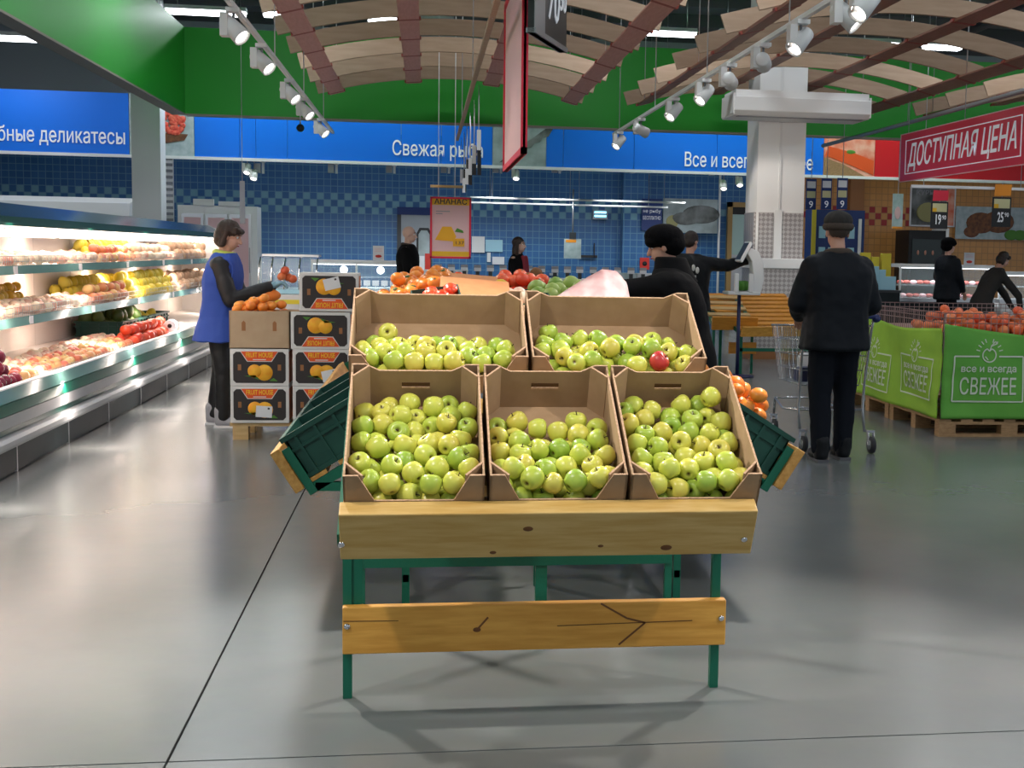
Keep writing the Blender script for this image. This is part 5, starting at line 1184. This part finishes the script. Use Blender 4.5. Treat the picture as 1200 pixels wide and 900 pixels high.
for k in range(n_):
    a = -w+.06+k*(2*w-.12)/n_; b_ = a+(2*w-.12)/n_-.03
    d_ = obj('door', MB().box(a,b_,.0,.04,.3,z1-.13), 'steel', t); obj('pane', MB().box(a+.04,b_-.04,-.004,.0,.36,z1-.19), 'pink_print', d_)
    obj('door_handle', MB().box(b_-.03,b_-.015,-.03,0,1.0,1.4), 'grey_metal', d_)
obj('top_sign', MB().box(-w*.6,-.05,.0,.05,z1,z1+.10), 'white_plastic', t); obj('top_sign', MB().box(.02,w*.7,.0,.05,z1,z1+.07), 'white_plastic', t)
t, w, h = board('hanging_banner','narrow mauve hanging banner strip above the woman in the blue vest','banner',(281,212,287,262),20.5,'ink_grey',.01); obj('cord', MB().tube([(0,.005,h),(0,.005,5.94-t.location.z)],.005,5), 'steel', t)
# curved glass counter and fish cases
x0,x1,z0,z1 = R(303,303,362,345,19.4)
t = thing('curved_glass_counter','steel counter with curved glass beside the orange cartons','display case',((x0+x1)/2,19.4,0)); w = (x1-x0)/2
obj('cabinet', MB().box(-w,w*1.3,0,1.0,0,.78), 'steel', t, bevel=.02); obj('bed', MB().box(-w,w*1.3,0,1.0,.78,.84), 'blue_box', t); obj('green_strip', MB().box(-w,w*1.3,-.01,0,.64,.70), 'yellow_box', t)
cg = [(0.0,.84),(.02,1.02),(.10,1.18),(.26,1.27),(.5,1.29)]
vs_ = []; fs = []
for i,(y,z) in enumerate(cg): vs_ += [(-w,y,z),(w*1.3,y,z)]
for i in range(len(cg)-1): fs.append((2*i,2*i+1,2*i+3,2*i+2))
o = obj('curved_glass', MB().add(vs_,fs,None,True), 'glass', t); so = o.modifiers.new('s','SOLIDIFY'); so.thickness = .008
for x in (-w,-w*.5,0,w*.6,w*1.3): obj('glass_rib', MB().tube([(x,y-.005,z) for y,z in cg],.012,6), 'chrome', t)
obj('top_shelf', MB().box(-w,w*1.3,.42,.9,1.29,1.32), 'white_plastic', t)
def lit_case(label, px, Y, dep=.9, m='white_paint', goods='paper'):
    x0,x1,z0,z1 = R(*px,Y); t = thing('lit_display_case', label, 'display case', ((x0+x1)/2,Y,0)); w = (x1-x0)/2; zt = z1
    obj('cabinet', MB().box(-w,w,0,dep,0,.72), m, t, bevel=.02); obj('bed', MB().box(-w,w,.02,dep,.72,.78), 'steel', t)
    obj('top_frame', MB().box(-w,w,.10,dep*.8,zt-.06,zt), 'white_paint', t); obj('light_strip', MB().box(-w+.03,w-.03,.12,.2,zt-.075,zt-.06), 'white_glow', t)
    for x in (-w,0,w-.03): obj('glass_post', MB().box(x,x+.03,.08,.11,.75,zt), 'white_paint', t)
    obj('front_glass', MB().box(-w,w,.07,.076,.76,zt-.06), 'glass', t); obj('mid_shelf', MB().box(-w,w,.25,dep*.8,.98,1.0), 'glass', t)
    light('case_light','AREA', 12, (.93,.97,1), (0,.3,zt-.09), t, (0,0,0), shape='RECTANGLE', size=2*w, size_y=.1)
    return t, w, zt
t, w, zt = lit_case('white framed lit fish case left of the bald man',(364,305,468,400),20.9)
for s in (-.3,.55): obj('case_lamp', MB().ball((w*s,.5,zt-.15),.06,10,6), 'white_glow', t)
X0 = t.location.x
for k in range(9):
    o = thing('price_card','small white price card in the fish case left of the bald man','price card',(X0-w*.75+k*w*.2,21.15,.785),0,'price cards in the left fish case'); obj('card', MB().box(-.05,.05,0,.004,.08,.16), 'paper', o); obj('stake', MB().box(-.006,.006,0,.004,0,.08), 'steel', o)
for k in range(14):
    o = obj('fish', MB().ball((0,0,0),.05,10,6,sc=(2.6,.7,.55)), 'fish_pale', None, (X0-w*.85+k*w*.125,21.42+.1*(k%2),.815)); tag(o,'silvery fish on ice in the case left of the bald man','fish','fish in the left case')
def small_sign(label, px, Y, z_base, red=True):
    t, w, h = board('counter_sign', label, 'sign', px, Y, 'paper', .01); obj('picture', MB().ball((0,-.003,h*.28),w*.3,8,5,sc=(1,.05,.45)), 'fire_red', t)
    for k in range(3): obj('print_line', MB().box(-w*.35,w*.35,-.002,0,h*(.6+.1*k),h*(.63+.1*k)), 'pink_print', t)
    return t
small_sign('small white sign with red picture on top of the left fish case',(437,288,450,305),21.0,1.2)
x0,x1,z0,z1 = R(560,327,742,400,21.6)
t = thing('long_counter','long white fish counter with price cards behind the island','counter',((x0+x1)/2,21.6,0)); w = (x1-x0)/2
obj('cabinet', MB().box(-w*1.6,w*1.3,0,.9,0,z1-.06), 'steel', t); obj('white_top', MB().box(-w*1.6,w*1.3,-.03,.92,z1-.06,z1), 'white_plastic', t)
cx0 = t.location.x
for k in range(17):
    o = thing('price_card','upright purple and white price card on the long white counter','price card',(cx0-w*1.5+k*w*.165,21.7+.05*(k%3),z1),0,'price cards on the long counter')
    obj('card', MB().box(-.055,.055,0,.005,.10,.20), 'paper', o); obj('header', MB().box(-.055,.055,-.002,0,.155,.20), 'ink_grey', o); obj('clip', MB().box(-.03,.03,-.01,.02,.0,.10), 'dark', o)
for k,(x,y) in enumerate(((498,322),(520,318),(536,322),(735,326),(756,324))):
    q_ = W(x,y,21.9); o = obj('foil_tray', MB().box(-.16,.16,-.1,.1,0,.10,None).box(-.17,.17,-.11,.11,.10,.11), 'sauce_grey' if k%2 else 'paper', None, (q_.x,21.9,z1), bevel=.01); tag(o,'pale food tray on the far counter, %s from the left'%ordn[k].replace('nearest','first'),'tray','food trays on the far counter')
q_ = W(630,325,21.4); t = obj('ham', MB().ball((0,0,.09),.10,12,8,sc=(1.1,1,.9)), 'brown_panel', None, (q_.x,21.8,z1)); tag(t,'round brown smoked ham beside the long-haired woman','ham')
# wall door and notices
x0,x1,z0,z1 = R(470,243,506,345,27.9)
t = thing('steel_door','grey-white swing door with rounded dark window in the blue wall','door',((x0+x1)/2,27.93,0)); w = (x1-x0)/2
obj('leaf', MB().box(-w,w,0,.05,0,z1-.15), 'grey_wall', t); obj('lintel', MB().box(-w-.08,w+.08,-.02,.06,z1-.15,z1), 'blue_print', t); obj('jamb', MB().box(-w-.08,-w,-.02,.06,0,z1-.15), 'dark', t)
obj('window', MB().prism([(.0,1.0),(.30,1.0),(.30,1.75),(.24,1.86),(.06,1.86),(0,1.75)],-.012,0), 'black', t); obj('window_pane', MB().prism([(.04,1.04),(.26,1.04),(.26,1.73),(.21,1.81),(.09,1.81),(.04,1.73)],-.016,-.011), 'fish_pale', t)
obj('sticker', MB().box(-.02,.16,-.018,-.016,.9,1.3), 'paper', t); obj('sticker', MB().box(.17,.28,-.018,-.016,.95,1.35), 'fire_red', t)
for i,(px,lab,m_) in enumerate((((553,277,568,296),'white wall box right of the yellow poster','white_plastic'),((569,281,589,295),'pale blue paper notice in the middle of the blue wall','blue_box'),((571,296,575,307),'narrow white dispenser on the blue wall','white_plastic'),((577,301,591,310),'small framed white notice low on the blue wall','paper'),((644,320,654,323),'short chrome tap on the blue wall','steel'))):
    board('wall_notice' if 'notice' in lab else 'wall_fitting', lab, 'notice' if 'notice' in lab else 'fitting', px, 27.93, m_, .06)
t, w, h = board('notice_board','grey notice board with orange header hanging from a pole','notice',(661,280,681,303),25.0,'sauce_grey',.02)
obj('header', MB().box(-w*.4,w*.2,-.004,0,h*.82,h*.96), 'orange_print', t); obj('pole', MB().tube([(0,.02,h),(0,.02,h+.9)],.015,6), 'steel', t); obj('clamp', MB().box(-.06,.06,-.01,.04,h,h+.12), 'dark', t)
t, w, h = board('wall_bracket','black bracket on the blue wall right of the notice board','bracket',(681,299,700,302),27.85,'black',.05); obj('upright', MB().box(w*.28,w*.34,0,.05,0,.30), 'black', t)
t, w, h = board('insect_lamp','glowing blue insect lamp high on the blue tiled wall','lamp',(695,246,712,257),27.87,'grey_metal',.13)
for z in (.25,.65): obj('blue_tube', MB().box(-w*.4,w*.4,-.02,0,h*z,h*z+.035), 'cyan_glow', t)
for y,x0_,x1_,lab in ((235,551,803,'upper'),(240,551,786,'lower')):
    a, b_ = W(x0_,y-3,25.0), W(x1_,y+2,25.0); zz_ = (a.z+b_.z)/2; t = thing('hanging_rail','white hanging rail over the fish counter, the %s one'%lab,'rail',(a.x,25.0 if lab=='upper' else 25.3,zz_))
    obj('rail', MB().tube([(0,0,0),(b_.x-a.x,0,0)],.018,8), 'white_paint', t)
    for f_ in (.1,.5,.9): obj('drop_wire', MB().tube([((b_.x-a.x)*f_,0,0),((b_.x-a.x)*f_,0,5.9-zz_)],.005,5), 'steel', t)
t, w, h = board('fire_box','red fire alarm box on the blue tiled wall','fire box',(750,302,761,316),27.6,'fire_red',.08); obj('button', MB().lathe([(.05,0),(.04,.02)],12,None,Matrix.Translation((0,-.0,h/2)) @ Matrix.Rotation(PI/2,4,'X')), 'black', t)
t, w, h = board('wall_poster','dark blue wall poster with lines of white lettering','poster',(752,233,776,270),27.55,'blue_print',.02)
for i,(s_,z) in enumerate((('не рыбу',.56),('БЕСПЛАТНО',.34))): text('lettering', s_, .10, 'white_letter', t, (0,-.004,h*z), width=w*.86, align='CENTER')
t, w, h = board('wall_poster','large fish photo poster behind the fur hat','poster',(777,233,841,273),27.6,'fish_pale',.02)
obj('fish_print', MB().ball((.22,-.004,h*.55),.30,14,8,sc=(1.3,.02,.62)), 'fish_dark', t); obj('fish_print', MB().ball((-.1,-.005,h*.42),.22,14,8,sc=(1.3,.02,.6)), 'fish_dark', t); obj('lemon_picture', MB().ball((-w*.33,-.004,h*.32),.13,14,8,sc=(1,.02,1)), 'lemon_print', t)
t = thing('wall_pipe','thin white vertical pipe on the blue wall beside the doorway','pipe',(W(843,250,27.7).x,27.7,0)); obj('pipe', MB().tube([(0,0,0),(0,0,3.2)],.025,8), 'white_paint', t)
x0,x1,z0,z1 = R(852,237,884,345,27.8)
t = thing('doorway','wood framed doorway with a pale green door left of the guarded pillar','door',((x0+x1)/2,27.8,0)); w = (x1-x0)/2
obj('leaf', MB().box(-w+.1,w-.1,.05,.1,1.45,z1-.25), 'door_green', t); obj('lower_leaf', MB().box(-w+.1,w-.1,.05,.1,0,1.45), 'steel', t); obj('dark_head', MB().box(-w+.1,w-.1,.04,.1,z1-.25,z1-.1), 'black', t)
for a in ((-w,-w+.1,0,z1),(w-.1,w,0,z1),(-w,w,z1-.1,z1)): obj('frame_bar', MB().box(a[0],a[1],0,.12,a[2],a[3]), 'wood_frame', t)
for i,(x,y) in enumerate(((848,217),(867,213),(605,205),(290,198),(298,205))):
    p = W(x,y,24.1); head(p, p+Vector((-.1,-.6,-1)), 'small spotlight hanging below the blue fascia, %s'%('left of the guarded pillar','right beside the guarded pillar','under the pale fish photo','left of two at the left','right of two at the left')[i], 'small fascia spotlights', SPOT_W*.5, 2.88-p.z, .8)
# price menus right of the pillar
x0,x1,z0,z1 = R(944,210,983,246,22.0)
for k in range(3):
    w = (x1-x0)/3; t = thing('price_menu','hanging dark price menu strip right of the guarded pillar, %s of three'%('left','middle','right')[k],'price menu',(x0+w*(k+.5),22.0-.25*k,z0),0,'price menu strips')
    h = z1-z0; obj('panel', MB().box(-w*.46,w*.46,0,.02,0,h), 'blue_print', t)
    for j,m_ in enumerate(('paper','cream_print')): obj('card', MB().box(-w*.38,w*.38,-.004,0,h*(.70-.32*j),h*(.92-.32*j)), m_, t)
    text('price_figure','9', .16, 'white_letter', t, (-w*.2,-.004,h*.06)); obj('hanger', MB().tube([(0,.01,h),(0,.01,5.94-z0)],.006,5), 'steel', t)
t, w, h = board('blue_shelf_unit','dark blue shelf unit with pale boxes behind the man in the cap','shelf',(950,246,1012,345),22.6,'blue_print',.4)
obj('plinth', MB().box(-w/2,w/2,0,.4,-t.location.z,0), 'dark', t); obj('yellow_edge', MB().box(-w*.5,-w*.42,-.02,0,0,h), 'yellow_box', t); obj('white_edge', MB().box(w*.38,w*.44,-.02,0,.3,h*.9), 'paper', t)
for k in range(8): obj('box_front', MB().box(-w*.36+.17*(k%4),-w*.24+.17*(k%4),-.03,0,.6+.35*(k//4),.8+.35*(k//4)), 'blue_box', t)
# deli zone at the right
for i,(px,m_,lab) in enumerate((((1010,296,1021,335),'yellow_box','tall yellow packet left on the dark counter'),((1022,301,1031,335),'yellow_box','second tall yellow packet on the dark counter'),((1034,297,1045,335),'yellow_box','rightmost tall yellow packet on the dark counter'),
                            ((1016,312,1030,337),'blue_box','pale blue box at left of the dark counter'),((1030,316,1038,337),'blue_box','narrow pale blue box in the middle of the dark counter'),((1037,324,1050,337),'blue_box','low pale blue box at right of the dark counter'))):
    x0,x1,z0,z1 = R(*px,21.4+.12*(i<3)); zb_ = .92; o = obj('carton_pack', MB().box(-(x1-x0)/2,(x1-x0)/2,0,.10,0,z1-zb_), m_, None, ((x0+x1)/2,21.4+.16*(i<3),zb_), bevel=.006); tag(o,lab,'package','packets on the dark counter')
x0,x1,z0,z1 = R(1008,337,1054,380,21.3)
t = thing('dark_counter','dark green counter block carrying yellow and blue packets','counter',((x0+x1)/2,21.3,0)); w = (x1-x0)/2; obj('cabinet', MB().box(-w,w,0,.7,0,.88), 'kick', t); obj('worktop', MB().box(-w-.02,w+.02,-.02,.72,.88,.92), 'dark', t)
t, w, zt = lit_case('lit meat display case behind the man in the fur hat',(1055,310,1166,400),22.0,.9,'kick'); X0 = t.location.x
for r_,z,y in ((0,.785,22.25),(1,1.005,22.4)):
    for k in range(13): o = obj('meat_cut', MB().ball((0,0,.035),.06,8,6,sc=(1.1,1.3,.6)), 'meat' if (k+r_)%3 else 'pink_print', None, (X0-w*.85+k*w*.14,y,z)); tag(o,'cut of red meat on the %s shelf of the lit meat case'%('lower','middle')[r_],'meat','meat on the %s shelf'%('lower','middle')[r_])
small_sign('small white sign with red picture on the lit meat case',(1130,296,1142,311),22.1,1.2)
t, w, zt = lit_case('white lit counter at the far right edge beyond the bending person',(1172,319,1260,400),22.0,.9)
x0,x1,z0,z1 = R(1064,270,1107,345,26.6)
t = thing('glass_oven','black glass-fronted oven cabinet behind the meat case','oven',((x0+x1)/2,26.6,0)); w = (x1-x0)/2
obj('cabinet', MB().box(-w,w,0,.8,0,z1), 'black', t); obj('glass_door', MB().box(-w*.82,w*.82,-.02,0,1.0,z1-.18), 'oven_glass', t); obj('side_trim', MB().box(w,w+.06,-.02,.8,0,z1+.05), 'white_paint', t)
for k in range(3): obj('rack_item', MB().ball((-w*.5+k*w*.4,-.025,z1-.45),.05,8,6,sc=(.5,.2,1)), 'sausage', t)
t, w, h = board('hanging_poster','narrow pale hanging poster beside the red checker tiles','poster',(1046,227,1058,268),23.2,'sauce_grey',.02); obj('cord', MB().tube([(0,.01,h),(0,.01,5.94-t.location.z)],.006,5), 'steel', t); obj('foot_strip', MB().box(-w/2,w/2,-.004,0,0,h*.06), 'orange_print', t); obj('picture', MB().ball((0,-.002,h*.45),w*.3,8,6,sc=(1,.05,2)), 'pink_print', t)
t, w, h = board('framed_poster','white framed food poster behind the red price tag','poster',(1068,221,1118,264),27.96,'fish_dark',.03,None,(.03,'paper')); obj('picture', MB().ball((-.1,-.004,h*.35),.26,12,8,sc=(1,.02,.8)), 'lemon_print', t); obj('orange_part', MB().box(w*.32,w*.5,-.003,0,0,h), 'salmon', t)
text('lettering','КУРЫ', .14, 'ink_grey', t, (-w*.4,-.004,h*.82), width=w*.42)
t, w, h = board('wall_mural','roast chicken photo mural on the brown tiled wall','mural',(1120,243,1235,281),27.9,'sauce_grey',.02)
for a,b_,r_ in ((-.55,.50,.30),(-.15,.55,.32),(-.75,.22,.16)): obj('roast_print', MB().ball((a,-.004,h*b_),r_,14,8,sc=(1.1,.02,.75)), 'bread_print', t)
for a in (.15,.35,.6): obj('salad_print', MB().ball((a,-.005,h*.15),.16,10,6,sc=(1,.02,.7)), 'print_leaf' if a<.5 else 'salmon', t)
a, b_ = W(1068,217,19.0), W(1210,223,19.0); t = thing('sign_rail','white rail carrying the price tags at right','rail',(a.x,19.0,(a.z+b_.z)/2)); obj('rail', MB().box(0,b_.x-a.x,-.02,.02,-.02,.02), 'white_paint', t)
for f_ in (.1,.9): obj('drop_wire', MB().tube([((b_.x-a.x)*f_,0,0),((b_.x-a.x)*f_,0,3.4)],.006,5), 'steel', t)
for px,hm_,pr,lab in (((1092,223,1112,268),'red_banner','19','hanging price tag with red top reading 19'),((1164,216,1186,266),'orange_print','25','hanging price tag with orange top reading 25')):
    x0,x1,z0,z1 = R(*px,18.9); t = thing('price_tag', lab, 'price tag', ((x0+x1)/2,18.93,z0), 0); w,h = x1-x0,z1-z0
    obj('black_card', MB().box(-w/2,w/2,0,.012,0,h*.70), 'black_sign', t); obj('cream_card', MB().box(-w*.42,w*.42,-.004,0,h*.44,h*.66), 'cream_print', t); obj('yellow_corner', MB().box(-w*.42,-w*.18,-.005,-.004,h*.44,h*.54), 'yellow_print', t)
    obj('top_card', MB().prism([(-w*.42,h*.72),(w*.46,h*.74),(w*.5,h),(-w*.38,h)],0,.01), hm_, t); obj('hook', MB().tube([(0,.006,h*.68),(0,.006,h*1.05)],.006,5), 'steel', t)
    text('price_figure', pr, .20, 'white_letter', t, (-w*.05,-.004,h*.12), width=w*.32, bold=.003, align='CENTER'); text('price_cents', '90', .09, 'white_letter', t, (w*.16,-.004,h*.24), width=w*.22)
# ------------------------------------------------------------------ hanging signs
XB = 6.58; YBN = 17.6; YBF = 10.6
def zx(x,y,X): d = fw+rt*((x-CX)/F)-up*((y-CY)/F); p = CAMP+d*(X/d.x); return p
p0, p1 = zx(1056,158,XB), zx(1055,214,XB); zt_, zb2 = p0.z, p1.z; yl = (p0.y+p1.y)/2; pr = zx(1199,128,XB)
t = thing('hanging_banner','red hanging banner reading ДОСТУПНАЯ ЦЕНА','banner',(XB,yl,zb2),0); hgt = zt_-zb2
ln = yl-YBF
def bann(name, u0,u1,v0,v1,off,m): return obj(name, MB().box(-off-.012,-off,-u1,-u0,v0,v1), m, t)
bann('cloth',0,ln,0,hgt,0,'red_banner')
for k in range(4): obj('cord', MB().tube([(-.006,-.3-k*2.0,hgt),(-.006,-.3-k*2.0,5.94-zb2)],.005,5), 'steel', t)
u1 = yl-zx(1197,150,XB).y+.05
for a in ((.22,u1,.10,.112),(.22,u1,hgt-.112,hgt-.10),(.22,.25,.10,hgt-.10),(u1-.03,u1,.10,hgt-.10)): bann('border_line',*a,.002,'white_letter')
for a in ((0,ln,0,.012),(0,ln,hgt-.012,hgt),(0,.03,0,hgt)): bann('hem',*a,.001,'pink_print')
text('lettering','ДОСТУПНАЯ ЦЕНА', .42,'white_letter', t, (-.018,-.34,.20), (PI/2,0,-PI/2), width=u1-.46, bold=.004, shear=.22, ext=.002)
t = thing('light_rail','grey rail running above the red hanging banner','rail',(XB+.15,18.8,zx(1060,155,XB).z+.16)); obj('rail', MB().tube([(-.5,2.5,-.15),(0,0,0),(0,-10,.05)],.03,8), 'grey_metal', t)
for y in (0,-4,-8): obj('drop_wire', MB().tube([(0,y,.02),(0,y,2.6)],.006,5), 'steel', t)
# yellow poster
x0,x1,z0,z1 = R(504,231,552,303,18.6); w,h = x1-x0,z1-z0
t = thing('hanging_poster','pale pink hanging poster with yellow header, fruit picture and red frame','poster',((x0+x1)/2,18.6,z0))
obj('sheet', MB().box(-w/2,w/2,0,.015,0,h), 'pink_print', t)
for a in ((-w/2,-w/2+.025,0,h),(w/2-.025,w/2,0,h),(-w/2,w/2,0,.025),(-w/2,w/2,h-.025,h)): obj('frame_bar', MB().box(a[0],a[1],-.012,.02,a[2],a[3]), 'red_banner', t)
obj('header', MB().box(-w/2+.025,w/2-.025,-.003,0,h*.87,h-.025), 'yellow_print', t); obj('footer', MB().box(-w/2+.025,w/2-.025,-.003,0,.03,.095), 'yellow_print', t)
text('lettering','АНАНАС', .10,'ink', t, (-w*.40,-.006,h*.885), width=w*.80, bold=.002)
for k,(a,b_,c_) in enumerate(((-.36,.76,.34),(-.36,.72,.16))): obj('print_line', MB().box(w*a,w*(a+c_),-.003,0,h*b_,h*b_+.012), 'ink_grey', t)
obj('fruit_picture', MB().prism([(-w*.38,h*.30),(w*.06,h*.28),(w*.14,h*.36),(w*.02,h*.52),(-w*.20,h*.52)],-.004,0), 'cheese', t); obj('fruit_picture', MB().box(w*.06,w*.34,-.006,0,h*.20,h*.33), 'cheese', t); obj('leaf_picture', MB().prism([(w*.10,h*.44),(w*.32,h*.42),(w*.30,h*.46),(w*.16,h*.50)],-.004,0), 'print_leaf', t)
text('price_figure','137', .06,'ink', t, (w*.10,-.008,h*.235), width=w*.2); obj('top_rod', MB().tube([(-w*.5,.01,h+.14),(w*.3,.01,h+.14)],.018,8), 'pine_light', t)
for s in (-.3,.1): obj('cord', MB().tube([(w*s,.01,h),(w*s,.01,h+3.2)],.006,5), 'white_paint', t)
# wooden rail with hanging hooks along the island
pa, pb = WZ(590,0,3.05), WZ(533,165,3.05); XR = (pa.x+pb.x)/2
t = thing('sign_hanging_rail','long pale wooden rail with cords and clips above the apple island','rail',(XR,pa.y-2,3.05)); Lr = pb.y-pa.y+2
obj('rail', MB().box(-.02,.02,0,Lr,0,.04), 'slat_ply', t)
for f_ in (.2,.5,.8): obj('drop_wire', MB().tube([(0,Lr*f_,0),(0,Lr*f_,2.9)],.006,5), 'steel', t)
for k in range(16):
    y = Lr*(.50+.5*k/15); z_ = -.42-.05*((k*7)%5)
    c = obj('cord', MB().tube([(.06+.02*(k%3),y,.02),(.06+.02*(k%3),y,z_)],.004,4), 'steel', t)
    obj('clip', MB().box(.045+.02*(k%3),.085+.02*(k%3),y-.02,y+.02,z_-.20,z_), 'black' if k%3 else 'paper', c)
# red framed boards seen edge on
XE = .60; pb_, pf_ = zx(614,180,XE), zx(592,196,XE)
t = thing('red_framed_board','red framed hanging board seen almost edge-on above the apple island','sign',(XE,pb_.y,pb_.z)); Ln = pf_.y-pb_.y; hh_ = 1.25
Te = Matrix()
obj('sheet', MB().box(-.008,.008,0,Ln,0,hh_,None,Te), 'pink_print', t)
for a in ((0,.04,0,hh_),(Ln-.04,Ln,0,hh_),(0,Ln,0,.04),(0,Ln,hh_-.04,hh_)): obj('frame_bar', MB().box(-.02,.02,a[0],a[1],a[2],a[3],None,Te), 'red_banner', t)
for f_ in (.1,.9): obj('cord', MB().tube([(0,Ln*f_,hh_),(0,Ln*f_,hh_+1.6)],.005,5), 'steel', t)
# black chalk board
pn, pf2 = WZ(622,38,2.72), WZ(660,62,2.72)
dv = (pf2-pn); ang = math.atan2(dv.y,dv.x); t = thing('chalk_board','black hanging board with white handwritten price above the island','sign',pn,ang); Lb = dv.length
obj('panel', MB().box(0,Lb,-.02,.02,0,.62), 'black_sign', t)
for a in ((0,Lb,0,.03),(0,Lb,.59,.62)): obj('frame_bar', MB().box(a[0],a[1],-.03,.03,a[2],a[3]), 'grey_metal', t)
obj('end_panel', MB().box(0,.30*Lb,-.024,-.02,.03,.59), 'grey_metal', t)
obj('top_card', MB().box(.3*Lb,Lb,-.01,.01,.62,.85), 'door_green', t)
text('price_figure','70', .36,'white_letter', t, (Lb*.36,-.026,.14), width=Lb*.34, shear=.15); text('price_cents','50', .20,'white_letter', t, (Lb*.74,-.026,.24), width=Lb*.20, shear=.1)
for f_ in (.1,.9): obj('cord', MB().tube([(Lb*f_,0,.6),(Lb*f_,0,3.2)],.005,5), 'steel', t)
# small camera under the green beam
p = W(352,150,21.55); t = thing('dome_camera','small black security camera hanging before the blue fascia','camera',p); obj('dome', MB().ball((0,0,0),.06,10,6), 'black', t); obj('stem', MB().tube([(0,0,0),(0,0,.35)],.012,6), 'steel', t)
# end caps

bpy.data.scenes.remove(TMP)
